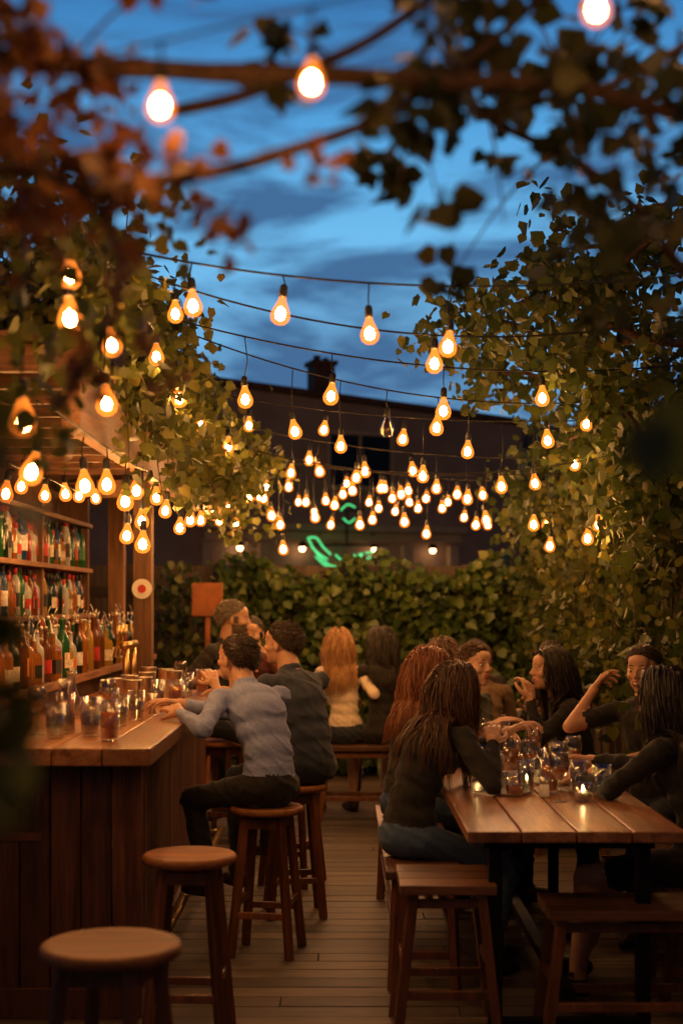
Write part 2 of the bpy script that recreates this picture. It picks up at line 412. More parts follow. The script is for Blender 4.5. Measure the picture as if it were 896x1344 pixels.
for x in(.42,1.38):
    for y in(9.66,10.2): mb.box((x,y,.375),(.05,.05,.75))
mb.obj('legs',[M['stoolleg']],tb2)
# ------------------------------------------------------------------ glassware, bottles
def glassmesh(kind):
    mb=MB()
    if kind=='pint':
        mb.lathe([(0,0),(.030,0),(.033,.004),(.043,.15),(.041,.15),(.031,.012),(0,.01)],n=20)
        mb.lathe([(0,.0125),(.0308,.0125),(.0385,.115),(0,.115)],n=20,m=1)
        return mb.mesh('pint_glass',[M['glass'],M['amberglass']],True)
    if kind=='tumbler':
        mb.lathe([(0,0),(.034,0),(.037,.004),(.040,.10),(.038,.10),(.034,.012),(0,.01)],n=20)
        mb.lathe([(0,.0125),(.034,.0125),(.0365,.045),(0,.045)],n=20,m=1)
        return mb.mesh('tumbler_glass',[M['glass'],M['redliq']],True)
    if kind=='empty':
        mb.lathe([(0,0),(.030,0),(.033,.004),(.040,.14),(.038,.14),(.031,.012),(0,.01)],n=20)
        mb.lathe([(0,.0125),(.0308,.0125),(.0365,.09),(0,.09)],n=20,m=1)
        return mb.mesh('empty_glass',[M['glass'],M['water']],True)
    if kind=='wine':
        mb.lathe([(0,0),(.033,0),(.032,.003),(.006,.008),(.0045,.02),(.0045,.085),(.012,.095),(.034,.12),(.040,.15),(.036,.185),(.032,.20),(.0305,.20),(.0345,.185),(.038,.15),(.032,.122),(.008,.10),(0,.10)],n=20)
        mb.lathe([(0,.1015),(.008,.1015),(.0315,.1235),(.036,.138),(0,.138)],n=20,m=1)
        return mb.mesh('wine_glass',[M['glass'],M['redliq']],True)
    if kind=='carafe':
        mb.lathe([(0,0),(.045,0),(.048,.01),(.046,.08),(.022,.15),(.018,.19),(.026,.225),(.024,.225),(.016,.19),(.020,.15),(.043,.08),(.044,.012),(0,.01)],n=20)
        mb.lathe([(0,.0125),(.043,.0125),(.042,.08),(0,.08)],n=20,m=1)
        return mb.mesh('glass_carafe',[M['glass'],M['water']],True)
    if kind=='shaker':
        mb.lathe([(0,0),(.031,0),(.032,.003),(.044,.165),(.046,.17),(.043,.17),(.030,.01),(0,.008)],n=22)
        return mb.mesh('steel_shaker_tin',[M['steel']],True)
    if kind=='jigger':
        mb.lathe([(0,.001),(.02,0),(.021,.002),(.008,.045),(.024,.10),(.022,.10),(.006,.05),(0,.05)],n=18)
        return mb.mesh('steel_jigger',[M['steel']],True)
    if kind=='candle':
        mb.lathe([(0,0),(.032,0),(.035,.006),(.037,.075),(.035,.075),(.032,.01),(0,.008)],n=20)
        mb.lathe([(0,.0105),(.031,.0105),(.031,.035),(0,.035)],n=16,m=1)
        mb.lathe([(0,.036),(.004,.042),(.0045,.05),(0,.066)],n=8,m=2)
        return mb.mesh('candle_jar',[M['glass'],M['wax'],emis('candle_flame',(1,.55,.2),150)],True)
    if kind=='salt':
        mb.lathe([(0,0),(.02,0),(.022,.004),(.019,.055),(0,.055)],n=14); mb.lathe([(.0195,.0555),(.020,.072),(.012,.08),(0,.082)],n=14,m=1)
        return mb.mesh('salt_shaker',[M['napkin'],M['steel']],True)
G={k:glassmesh(k) for k in('pint','tumbler','empty','wine','carafe','shaker','jigger','candle','salt')}
GN={'pint':'pint_glass','tumbler':'tumbler_glass','empty':'water_glass','wine':'wine_glass','carafe':'glass_carafe','shaker':'steel_shaker_tin','jigger':'steel_jigger','candle':'candle_jar','salt':'salt_shaker'}
def putg(k,x,y,z): place(GN[k],G[k],loc=(x,y,z),rz=random.uniform(0,6))
TT=.791
for k,x,y in [('wine',.60,6.05),('tumbler',.72,5.92),('candle',.80,6.15),('pint',.88,6.02),('wine',.95,6.20),('salt',.70,6.12),('salt',.84,5.90),('empty',1.0,6.0),('wine',.74,6.42),('candle',.62,6.5),('empty',.90,6.5),('wine',1.05,6.45),('pint',.80,6.75),('tumbler',.66,6.85),('wine',.93,6.9),('empty',1.02,6.75),('wine',.74,7.15),('tumbler',.88,7.2),('candle',.97,7.1),('empty',.60,7.3),('wine',.72,7.42),('pint',1.0,7.4),('wine',.83,6.3),('empty',.68,6.28),('empty',1.07,5.85),('carafe',.80,6.95),('wine',.88,5.75),('candle',.98,5.78),('empty',.78,6.03),('wine',.68,6.62)]:
    putg(k,x,y,TT)
for (x,y,r) in ((.70,6.0,.3),(.92,6.35,1.1),(.82,6.62,.5)):
    mb=MB(); mb.lathe([(0,.0),(.07,0),(.095,.012),(.093,.014),(.068,.004),(0,.004)],(x,y,TT),24); mb.obj('dinner_plate',[M['sign_w']],smooth=True)
for (x,y,a_) in ((1.0,6.12,.4),(.63,5.98,.8)):
    mb=MB(); mb.box((x,y,TT+.004),(.12,.10,.006),a_); mb.obj('paper_napkin',[M['napkin']])
BT=1.0505
for k,x,y in [('pint',-.915,5.62),('empty',-1.02,5.80),('carafe',-1.16,5.95),('empty',-1.08,6.15),('pint',-1.22,6.3),('empty',-.98,6.30),('wine',-1.25,5.85),('tumbler',-1.12,6.5),('carafe',-1.27,6.7),('empty',-1.1,6.8),('shaker',-1.02,6.95),('shaker',-1.12,7.1),('shaker',-1.0,7.2),('shaker',-1.1,7.4),('empty',-.97,7.5),('jigger',-.93,7.0),('shaker',-1.05,7.7),('shaker',-.92,7.85),('shaker',-1.0,8.1),('empty',-.9,8.3),('pint',-.83,8.5),('wine',-.95,8.4),('shaker',-1.12,8.3),('empty',-.95,6.6),('tumbler',-.88,7.65),('pint',-.85,7.3),('pint',-1.06,5.98),('empty',-1.15,5.72),('empty',-.98,5.98),('wine',-1.05,6.4)]:
    putg(k,x,y,BT)
gl={'green':(.02,.13,.04),'brown':(.16,.055,.015),'clear':(.8,.82,.8),'amber':(.6,.24,.05),'red':(.5,.03,.03),'blue':(.04,.14,.38),'dark':(.015,.03,.015),'gold':(.75,.48,.10)}
gm={k:mat('bottle_glass_'+k,v,.06,0,.04,5,0,trans=.6 if k in('clear','amber','gold','red','blue') else .3,ior=1.45) for k,v in gl.items()}
lb={'cream':(.72,.64,.48),'white':(.8,.8,.78),'black':(.02,.02,.02),'orange':(.55,.18,.03),'redl':(.45,.03,.03),'greenl':(.05,.2,.08)}
lm={k:mat('label_'+k,v,.6,0,.35,60,0) for k,v in lb.items()}
def bottle(kind,g,l,spout):
    mb=MB(); n=18
    if kind=='wine': pr=[(0,0),(.036,0),(.038,.008),(.038,.18),(.031,.212),(.0145,.238),(.0135,.29),(.016,.292),(.016,.305),(0,.305)]; lz=(.05,.13,.0386); top=.305
    elif kind=='liquor': pr=[(0,0),(.041,0),(.043,.008),(.043,.165),(.036,.19),(.016,.21),(.015,.262),(0,.262)]; lz=(.045,.115,.0436); top=.262
    elif kind=='slim': pr=[(0,0),(.033,0),(.035,.008),(.033,.21),(.026,.24),(.014,.262),(.013,.30),(0,.30)]; lz=(.06,.15,.0356); top=.30
    else: n=4; pr=[(0,0),(.05,0),(.052,.006),(.052,.15),(.045,.165),(.018,.178),(.016,.225),(0,.225)]; lz=(.035,.105,.0528); top=.225
    mb.lathe(pr,n=n)
    if n>4:
        vs=[];k=13
        for z in (lz[0],lz[1]):
            for j in range(k+1):
                a=2*math.pi*.62*j/k; vs.append((lz[2]*math.cos(a),lz[2]*math.sin(a),z))
        mb.add(vs,[(j,j+1,k+2+j,k+1+j) for j in range(k)],1)
    else: mb.lathe([(lz[2],lz[0]),(lz[2],lz[1])],n=n,m=1)
    if spout:
        mb.lathe([(.012,top+.001),(.014,top+.012),(.009,top+.02),(0,top+.02)],n=10,m=2); mb.tube([(0,0,top+.02),(.006,0,top+.05),(.02,0,top+.075)],.0035,6,2)
    else: mb.lathe([(.0165,top-.035),(.0172,top+.008),(.0,top+.009)],n=12,m=3)
    return mb.mesh('bottle',[gm[g],lm[l],M['steel'],lm['black'] if random.random()<.6 else lm['redl']],n>4)
combos=[('wine','green','cream'),('wine','dark','white'),('liquor','amber','cream'),('liquor','clear','redl'),('slim','clear','black'),('slim','brown','orange'),('square','amber','black'),('square','gold','cream'),('wine','brown','redl'),('liquor','red','black'),('slim','blue','white'),('slim','green','greenl'),('liquor','clear','orange'),('liquor','dark','cream'),('wine','amber','orange'),('slim','gold','black')]
BMn=[bottle(k,g,l,False) for k,g,l in combos]; BMs=[bottle(k,g,l,True) for k,g,l in combos]
def pb(i,x,y,z,sp=False):
    nm='wine_bottle' if combos[i][0]=='wine' else 'liquor_bottle'
    o=place(nm,(BMs if sp else BMn)[i],loc=(x,y,z),rz=random.uniform(0,6.28)); s=random.uniform(.82,1.06); o.scale=(s*random.uniform(.92,1.05),)*2+(s,)
for z in (1.516,1.846):
    for xr,st in ((-1.92,.0),(-2.03,.05)):
        y=6.4+st
        while y<10.5:
            if abs(y-7.2)>.06 and abs(y-9.0)>.06: pb(random.randrange(16),xr+random.uniform(-.012,.012),y,z)
            y+=random.uniform(.088,.105)
for xr in (-1.84,-1.69,-1.54):
    y=6.3+random.uniform(0,.1)
    while y<11.1: pb(random.randrange(16),xr+random.uniform(-.02,.02),y,1.186,xr>-1.8); y+=random.uniform(.09,.13)
tp=empty('beer_tap_tower',(-1.28,8.6,1.05))
mb=MB(); mb.tube([(-1.28,8.45,1.05),(-1.28,8.45,1.33)],.02,10); mb.tube([(-1.28,8.75,1.05),(-1.28,8.75,1.33)],.02,10); mb.tube([(-1.28,8.38,1.34),(-1.28,8.82,1.34)],.026,12)
for y in (8.45,8.6,8.75): mb.tube([(-1.28,y,1.34),(-1.34,y,1.33),(-1.35,y,1.27)],.009,8); mb.tube([(-1.33,y,1.36),(-1.33,y,1.46)],[.008,.016],8)
mb.obj('pipes',[M['brass']],tp,smooth=True)
sg=empty('round_enamel_sign',(-1.30,9.27,1.68))
mb=MB(); RX=Matrix.Rotation(math.pi/2,3,'X')
mb.lathe([(0,0),(.062,0),(.065,.004),(.065,.010),(0,.012)],(-1.30,9.285,1.685),28,0,ax=RX); mb.lathe([(0,.0125),(.028,.0125),(.028,.0145),(0,.0145)],(-1.30,9.285,1.685),20,1,ax=RX)
mb.obj('disc',[M['sign_w'],M['sign_r']],sg)
mb=MB(); mb.box((-1.13,12.0,1.62),(.26,.02,.28)); mb.box((-1.13,12.03,.85),(.04,.03,1.7)); 
mb.obj('painted_board_sign',[M['sign_o']],bevel=.004)
# ------------------------------------------------------------------ fences, hedge
mb=MB(); x=-4.5
while x<2.0:
    mb.box((x,13.35,.97+random.uniform(-.01,.01)),(.138,.025,1.94)); x+=.146
mb.box((-1.2,13.32,1.7),(6.6,.03,.09)); mb.box((-1.2,13.32,.5),(6.6,.03,.09))
mb.obj('wooden_back_fence',[M['fence']])
mb=MB(); y=2.5
while y<13.3:
    mb.box((2.0,y,1.0+random.uniform(-.01,.01)),(.025,.138,2.0)); y+=.146
for y in (3,5.4,7.8,10.2,12.6): mb.box((1.95,y,1.35),(.09,.09,2.7))
mb.box((1.95,7.8,2.66),(.07,10.4,.1))
mb.obj('wooden_side_fence',[M['fence']])
hd=empty('ivy_hedge',(.3,13,0))
N=5200; P=np.stack([rng.uniform(-1.15,1.9,N),13.05+rng.normal(0,.10,N)-.05,rng.uniform(.1,1.95,N)],1)
P[:,2]+=.10*np.sin(P[:,0]*5.3)*(P[:,2]/1.9)+rng.normal(0,.03,N)
P[:,1]-=.09*np.sin(P[:,0]*7+P[:,2]*6)
leafmesh('hedge_foliage',P,.085,M['leafh'],hd,normal=(0,-1,.5))
N=1500;P=np.stack([rng.uniform(-1.15,1.9,N),13.2+rng.uniform(-.1,.1,N),rng.uniform(.1,1.8,N)],1); leafmesh('inner_foliage',P,.12,M['leafd'],hd,normal=(0,-1,.2))
mb=MB()
for i in range(26):
    x=-1.1+i*.115; branch(mb,[(x,13.2,0),(x+random.uniform(-.15,.15),13.15,.7),(x+random.uniform(-.2,.2),13.1,1.3),(x+random.uniform(-.3,.3),13.1,1.9)],.012,.004)
mb.obj('stems',[M['stem']],hd)
sh=empty('garden_shrub',(-1.5,12.6,0)); leafmesh('foliage',clumps([(-1.45+random.uniform(-.3,.2),12.6,random.uniform(.5,1.8)) for _ in range(14)],.12,50),.07,M['leafg'],sh)
mb=MB()
for i in range(7): branch(mb,[(-1.4,12.7,0),(-1.4+random.uniform(-.1,.1),12.65,.8),(-1.4+random.uniform(-.35,.25),12.6,1.7)],.012,.003)
mb.obj('stems',[M['stem']],sh)
# ------------------------------------------------------------------ vines on pergola (left)
vl=empty('grape_vine',(-1.5,8,0))
cs=[]
for i in range(150):
    y=random.uniform(4.7,10.8); x=random.uniform(-2.1,-.98)+(.08 if y>8 else 0); z=2.58+random.uniform(0,.62)*(1-.3*max(0,(x+1.3)))
    cs.append((x,y,z))
for i in range(50):
    y=random.uniform(4.8,10.9); cs.append((-.91+random.uniform(-.06,.05),y,random.uniform(2.42,2.8)))
for i in range(18): cs.append((-.76+random.uniform(-.12,.18),random.uniform(8.8,10.8),random.uniform(2.3,2.72)))
for i in range(16): cs.append((-1.02+random.uniform(-.15,.12),random.uniform(5.2,7.6),random.uniform(2.6,3.15)))
leafmesh('foliage',clumps(cs,.105,60),.058,M['leaflit'],vl)
mb=MB(); tend=[]
for i in range(34):
    y=random.uniform(4.9,10.8); x=random.uniform(-1.25,-.95)
    q=branch(mb,[(x-.3,y,2.62),(x,y+.2,2.8),(x+.08,y+.4,2.95+random.uniform(-.1,.3)),(x+.12,y+.5,3.05+random.uniform(-.3,.3))],.008,.002)
    tend+=[tuple(p) for p in q[12::2]]
for i in range(34):
    y=random.uniform(5.2,10.8); x=-.88+random.uniform(-.04,.08); L=random.uniform(.15,.4)
    q=branch(mb,[(x,y,2.6),(x+.05,y,2.5),(x+.05+random.uniform(-.05,.08),y,2.45-L)],.004,.002,n=5)
    tend+= [tuple(p) for p in q[::2]]
for i in range(11):
    y=5.0+i*.5; branch(mb,[(-1.1,y,2.60),(-1.2,y+.5,2.66),(-1.1,y+1,2.68),(-1.15,y+1.4,2.64)],.018,.012)
mb.obj('stems',[M['stem']],vl)
leafmesh('tendril_leaves',clumps(tend,.03,3),.05,M['leaflit'],vl)
# ------------------------------------------------------------------ right side vines / tree
vr=empty('climbing_ivy',(1.9,9,0)); cs=[]
for i in range(105):
    y=random.uniform(6.5,13); cs.append((1.86+random.uniform(-.16,.05),y,random.uniform(.9,2.8)))
for i in range(36):
    y=random.uniform(7,12.6); cs.append((1.66+random.uniform(-.2,.16),y,random.uniform(2.0,2.85)))
leafmesh('foliage',clumps(cs,.12,50),.07,M['leafg'],vr)
mb=MB(); tend=[]
for i in range(60):
    y=random.uniform(7,12.8); x=1.8+random.uniform(-.35,.05)
    q=branch(mb,[(x+.1,y,2.7),(x,y,2.4),(x+random.uniform(-.05,.05),y,2.1),(x,y,2.4-random.uniform(.5,1.4))],.004,.002,n=5); tend+=[tuple(p) for p in q[8::2]]
for i in range(20):
    y=6.6+i*.32; branch(mb,[(1.93,y,0),(1.9,y+.1,.9),(1.88,y-.1,1.8),(1.85,y,2.7)],.012,.007)
mb.obj('stems',[M['stem']],vr); leafmesh('tendril_leaves',clumps(tend,.035,4),.055,M['leaflit'],vr)
tr=empty('courtyard_tree',(2.6,7.2,0)); mb=MB()
branch(mb,[(2.6,7.2,-.1),(2.5,7.2,1.3),(2.45,7.1,2.4),(2.2,7.1,3.2),(1.9,7.2,3.9)],.11,.05,.03,12)
cs=[]
ends=[[W(900,350,7.2),W(800,330,7.2),W(720,345,7.4)],[W(900,440,7.4),W(780,450,7.6),W(650,420,7.8),W(590,440,7.8)],[W(900,520,7.8),W(800,480,8),W(690,500,8.4),W(620,470,8.6)],[W(900,300,6.5),W(820,350,6.5),W(760,400,6.6)],[W(880,560,8),W(790,560,8.4),W(720,590,8.6)],[W(890,600,7.2),W(800,520,7.2),W(730,470,7.2)],[W(860,450,7),W(740,400,7),W(660,400,7)]]
for E in ends:
    q=branch(mb,[(2.35,7.1,2.9)]+E,.03,.005,.05)
    for i in range(10,len(q),2): 
        for _ in range(3): cs.append(tuple(q[i]+Vector((random.gauss(0,.10),random.gauss(0,.2),random.gauss(0,.10)))))
mb.obj('trunk_and_limbs',[M['bark']],tr,smooth=True)
leafmesh('crown_leaves',clumps(cs,.075,17),.062,M['leafg'],tr)
# overhead tree near the viewer
ot=empty('overhanging_tree',(-1.35,1.9,0)); mb=MB()
branch(mb,[(-1.35,1.9,-.1),(-1.3,1.9,1.2),(-1.2,1.95,1.95),(-1.05,2.0,2.3)],.09,.05,.02,12)
q1=branch(mb,[(-1.1,2.0,2.2),W(-60,82,2.1),W(130,90,2.15),W(330,96,2.2),W(520,100,2.25),W(700,108,2.3),W(900,150,2.35),W(1050,190,2.4)],.020,.010,.008)
q2=branch(mb,[(-1.2,1.9,1.9),W(-60,235,2.0),W(110,248,2.0),W(240,232,2.05),W(360,205,2.1),W(460,170,2.2),W(550,120,2.3),W(650,50,2.4),W(740,-40,2.5)],.013,.007,.006)
q3=branch(mb,[W(200,150,2.3),W(330,120,2.3),W(430,80,2.35),W(520,30,2.4),W(620,-50,2.5)],.010,.009,.006)
q4=branch(mb,[W(560,100,2.6),W(660,160,2.8),W(750,210,3.0),W(830,270,3.1),W(905,360,3.2),W(960,420,3.3)],.008,.011,.01)
q5=branch(mb,[W(115,250,2.0),W(150,310,2.05),W(155,380,2.1),W(130,450,2.15),W(75,540,2.2)],.009,.005,.006)
q6=branch(mb,[W(150,330,2.05),W(180,400,2.1),W(185,480,2.15)],.004,.002,.005)
q7=branch(mb,[W(640,150,2.8),W(720,130,2.8),W(800,110,2.9),W(900,60,3)],.006,.008,.01)
def twigs(q,n,L,dn=.2):
    out=[]
    for i in range(n):
        p=random.choice(q[4:-2]); d=Vector((random.gauss(0,1),random.gauss(0,.7),random.gauss(-dn,1))).normalized()
        e_=p+d*L*random.uniform(.4,1.2); m_=p.lerp(e_,.5)+Vector((0,0,.02)); r_=branch(mb,[p,m_,e_],.0035,.0012,.01,5); out+= [tuple(v) for v in r_[5:]]
    return out
a1=twigs(q1[:26],12,.2)+twigs(q2[:30],14,.16)+twigs(q5,7,.10)
b1=twigs(q1[30:],15,.22,.5)+twigs(q2[36:],9,.18)+twigs(q4,18,.3)+twigs(q7,12,.28,.3)+twigs(q3[8:],4,.12)
mb.obj('trunk_and_limbs',[M['bark']],ot,smooth=True)
leafmesh('autumn_leaves',clumps(random.sample(a1,min(len(a1),75)),.02,4),.032,M['leafa'],ot)
leafmesh('dark_leaves',clumps(random.sample(b1,min(len(b1),100)),.03,4),.048,M['leafd'],ot)
cl=[W(random.uniform(-50,50),random.uniform(20,330),2.1) for _ in range(12)]+[W(random.uniform(60,200),random.uniform(190,300),2.15) for _ in range(5)]
leafmesh('autumn_clusters',clumps(cl,.045,15),.034,M['leafa'],ot)
cl=[W(x,y,2.6) for x,y in ((520,190),(505,225),(560,160),(610,110),(640,60),(760,90),(820,130),(870,200),(720,250),(880,60),(600,20),(850,20))]
leafmesh('leaf_clusters',clumps(cl,.045,10),.052,M['leafd'],ot)
cl=[W(random.uniform(-30,110),random.uniform(330,560),3.2) for _ in range(7)]+[W(random.uniform(150,240),random.uniform(260,330),3.4) for _ in range(3)]
leafmesh('lower_clusters',clumps(cl,.07,14),.042,M['leaflit'],ot)
# near shrub beside the viewer
ns=empty('potted_shrub',(-.42,1.15,0)); mb=MB()
pts=[]
for tip in (W(-5,800,1.1),W(18,900,1.15),W(-5,960,1.1),W(15,1020,1.2),W(-12,500,1.1),W(0,560,1.15),W(-15,640,1.2)):
    branch(mb,[(-.45,1.2,.3),(-.42,1.18,.9),(-.36,1.15,min(1.2,tip.z)),tip],.008,.003); pts.append(tuple(tip)); pts.append(tuple(tip+Vector((-.03,0,-.03))))
mb.obj('stems',[M['stem']],ns)
leafmesh('foliage',clumps(pts,.016,4),.052,M['leaflit'],ns)
mb=MB(); mb.lathe([(0,0),(.14,0),(.19,.3),(.205,.3),(.205,.34),(.18,.34),(.17,.31),(0,.31)],(-.45,1.2,0),28); mb.obj('pot',[M['brick']],ns,smooth=True)
ht=empty('hanging_tendril',(.30,1.25,2.0)); mb=MB(); br=branch(mb,[W(920,140,1.5),W(910,330,1.35),W(880,470,1.3),W(862,550,1.3)],.0025,.0015); mb.obj('stem',[M['stem']],ht)
leafmesh('leaves',np.array([tuple(W(852,545,1.3)),tuple(W(850,560,1.3))]),.07,M['leafg'],ht)
# ------------------------------------------------------------------ building behind
rz=math.atan2(4.5,12.0); b=empty('rendered_brick_building',(-9,19,0),rz)
mb=MB(); L=12.8
def prism(x0,x1,y0,y1,z0,za,zb): 
    mb.add([(x0,y0,z0),(x1,y0,z0),(x1,y1,z0),(x0,y1,z0),(x0,y0,za),(x1,y0,zb),(x1,y1,zb),(x0,y1,za)],[(0,1,5,4),(1,2,6,5),(2,3,7,6),(3,0,4,7),(4,5,6,7),(3,2,1,0)])
prism(0,L,0,8,-.2,5.5,4.5); mb.obj('walls',[M['wall']],b,local=True)
mb=MB()
mb.add([(-.05,-.08,5.51),(L+.06,-.08,4.51),(L+.06,.3,4.51),(-.05,.3,5.51),(-.05,-.08,5.61),(L+.06,-.08,4.61),(L+.06,.3,4.61),(-.05,.3,5.61)],[(0,1,5,4),(1,2,6,5),(2,3,7,6),(3,0,4,7),(4,5,6,7),(3,2,1,0)])
mb.obj('parapet_coping',[M['brick']],b,local=True)
mb=MB(); mb.box((9.45,.5,5.05),(.34,.36,.65)); mb.box((9.45,.5,5.41),(.42,.44,.07)); mb.tube([(9.38,.5,5.44),(9.38,.5,5.54)],.06,10); mb.tube([(9.53,.5,5.44),(9.53,.5,5.51)],.05,10); mb.obj('chimney',[M['brick']],b,local=True)
mb=MB()
mb.box((9.9,-.03,3.82),(1.02,.05,.80)); mb.box((6.4,-.03,3.8),(1.2,.05,1.1)); mb.box((3,-.03,3.8),(1.2,.05,1.1)); mb.box((9.4,-.03,1.15),(2.6,.05,1.7))
mb.obj('windows',[M['dark']],b,local=True)
mb=MB()
for cx,cz,wx,hz in ((9.9,3.82,1.02,.80),(6.4,3.8,1.2,1.1),(3,3.8,1.2,1.1)):
    for sx in(-1,1): mb.box((cx+sx*(wx/2+.03),-.05,cz),(.06,.12,hz+.12))
    for sz in(-1,1): mb.box((cx,-.052,cz+sz*(hz/2+.03)),(wx-.002,.14,.06))
    mb.box((cx,-.06,cz),(.04,.04,hz-.002))
mb.box((9.5,-.12,2.75),(4.4,.24,.10)); mb.box((9.5,-.06,2.62),(4.3,.12,.12))
for x in(7.4,8.3,9.5,10.7,11.5): mb.box((x,-.07,1.25),(.16,.14,2.5))
mb.obj('trim',[M['trimw']],b,local=True)
lamp_em=emis('lantern_lamp',(1,.5,.2),22)
for x in (7.9,8.9,10.1,11.1):
    mb=MB(); mb.lathe([(0,.09),(.05,.08),(.06,0),(0,0)],(x,-.18,2.44),12,0); mb.lathe([(0,-.001),(.045,-.001),(.03,-.05),(0,-.06)],(x,-.18,2.44),12,1)
    mb.obj('wall_lantern',[M['iron'],lamp_em],b,local=True)
b2=empty('distant_garage_building',(3.0,26,0)); mb=MB(); mb.box((7,28,2.3),(9,6,4.6)); mb.box((7,24.98,4.65),(9.1,.3,.1)); mb.box((4.6,24.97,2),(1.4,.06,1.5),m=1); mb.box((7.2,24.97,1.2),(2.2,.06,2.4),m=1); mb.obj('walls',[M['wall'],M['dark']],b2)
b3=empty('distant_terrace_building',(-16,30,0)); mb=MB(); mb.box((-16,34,2.6),(9,6,5.2)); mb.box((-14,30.97,2.6),(1.2,.05,1.4),m=1); mb.box((-16.5,30.97,2.6),(1.2,.05,1.4),m=1); mb.obj('walls',[M['wall'],M['dark']],b3)
# neon sign on facade
nsn=empty('neon_bird_sign',(0,21.6,2.4)); mb=MB()
def NP(a,b_): p=W(a,b_+6,21.6); return (p.x,p.y,p.z)
strokes=[[(404,700),(412,715),(425,730),(440,738),(470,736)],[(404,700),(415,700),(424,712),(434,722)],[(409,712),(420,722),(430,728)],[(414,724),(424,734),(436,742)],[(470,736),(462,728),(450,730),(440,722)],
 [(458,735),(464,722),(469,735),(474,722),(478,736)],[(480,734),(484,724),(489,733),(495,720),(500,724),(503,718)],[(470,722),(485,719),(502,716)]]
for s_ in strokes: mb.tube(bez([NP(*p) for p in s_],4),.012,6)
for s_ in ([(447,664),(456,656),(466,660)],[(450,674),(458,680),(466,674)]): mb.tube(bez([NP(*p) for p in s_],4),.010,6)
mb.obj('neon_tubes',[M['neon']],nsn,smooth=True)
mb=MB()
for a_,b_ in ((420,700),(490,700),(455,640)): p=W(a_,b_,21.6); mb.tube([(p.x,21.65,p.z),(p.x,22.3,p.z)],.015,6)
p=W(455,715,21.7); mb.box((p.x,21.7,p.z),(1.3,.03,.03)); p2=W(455,670,21.7); mb.box((p.x,21.7,p2.z),(.5,.03,.03)); mb.box((p.x,21.72,(p.z+p2.z)/2),(.03,.03,p2.z-p.z))
mb.obj('brackets',[M['iron']],nsn)
# ------------------------------------------------------------------ string lights
ENV=[(.012,0),(.014,-.012),(.024,-.035),(.033,-.055),(.036,-.07),(.031,-.088),(.017,-.100),(0,-.103)]
COR=[(0,-.036),(.013,-.046),(.018,-.064),(.013,-.080),(0,-.086)]
SOCK=[(0,.045),(.009,.043),(.014,.035),(.0155,.004),(.013,-.002),(0,-.002)]
def hang(cab,so_,en,fi,top,pos,lit=True,s=1.0):
    s*=random.uniform(.93,1.07)
    z0=pos.z+.068*s
    A=Matrix.Rotation(random.gauss(0,.09),3,'X')@Matrix.Rotation(random.gauss(0,.09),3,'Y')
    base=Vector((pos.x,pos.y,z0))
    j=Vector((random.gauss(0,.006),random.gauss(0,.006),0))
    cab.tube([top,(top+base)/2+j,base+A@Vector((0,0,.04*s))],.0028,5)
    so_.lathe([(a*s,b*s) for a,b in SOCK],base,10,ax=A)
    en.lathe([(a*s,b*s) for a,b in ENV],base,14,ax=A)
    if lit: fi.lathe([(a*s,b*s) for a,b in COR],base,6,ax=A)
M['clearbulb']=thinglass('unlit_bulb_glass',(.9,.8,.65),.12)
def string(A,B,sag,bulbs,s=1.0,unlit=(),survey=True):
    if survey: A=W(*A);B=W(*B)
    else: A=Vector(A);B=Vector(B)
    g=empty('string_lights',tuple((A+B)/2))
    cab,so_,en,fi,un=MB(),MB(),MB(),MB(),MB()
    def P(t): p=A.lerp(B,t); p.z-=sag*4*t*(1-t); return p
    cab.tube([P(i/30) for i in range(31)],.0042 if s>.7 else .0025,6)
    for i,bb_ in enumerate(bulbs):
        if survey:
            a,b_=bb_; k=(a-448)/F; t=(k*A.y-A.x)/((B.x-A.x)-k*(B.y-A.y)); p=P(t)
            pos=Vector((p.x,p.y,EYE+(790-b_)*p.y/F))
        else: p=P(bb_); pos=p-Vector((0,0,.25))
        if pos.z>p.z-.125*s: pos.z=p.z-.125*s
        if i in unlit: hang(cab,so_,un,un,p,pos,False,s)
        else: hang(cab,so_,en,fi,p,pos,True,s)
    cab.obj('cable',[M['cable']],g,smooth=True); so_.obj('sockets',[M['cable']],g,smooth=True)
    en.obj('bulb_glass',[M['bulbglass']],g,smooth=True); fi.obj('filaments',[M['filament']],g,smooth=True)
    if un.V: un.obj('unlit_bulbs',[M['clearbulb']],g,smooth=True)
string((80,85,1.93),(1000,-130,1.95),.0,[(211,142),(410,110),(782,15)],.50)
string((150,325,5.2),(980,350,4.8),.10,[(252,404),(371,414),(484,440),(590,457)],.95)
string((150,345,5.8),(980,395,6.0),.22,[(230,365),(570,478)],1)
string((180,405,6.6),(960,470,7.2),.16,[(321,526),(436,522),(582,541),(711,524)])
string((230,430,7.4),(960,500,7.8),.24,[(384,568),(447,587),(508,564),(574,563),(614,594),(717,580),(771,558)],1,(2,))
string((300,520,8.6),(940,540,8.3),.10,[(427,537),(530,578),(555,626),(700,636),(753,611),(816,591),(657,640)])
string((320,560,9.4),(900,590,9.2),.12,[(383,622),(406,605),(417,620),(468,628),(478,620),(540,612),(573,642),(614,656),(636,684),(722,718)])
string((330,600,10.2),(860,610,10.2),.10,[(355,678),(367,690),(371,722),(440,664),(412,680),(489,683),(500,640),(525,650),(560,702),(625,690),(530,686),(717,690)])
string((330,590,11.2),(840,620,11.3),.14,[(345,655),(378,640),(402,660),(427,658),(450,650),(472,690),(462,645),(505,640),(515,655),(535,645),(548,668),(580,668),(600,640),(632,640)])
string((320,600,12.2),(800,615,12.4),.10,[(350,640),(392,660),(412,672),(436,690),(455,630),(485,660),(497,668),(520,672),(536,660),(560,655),(588,660),(610,680),(640,690)])
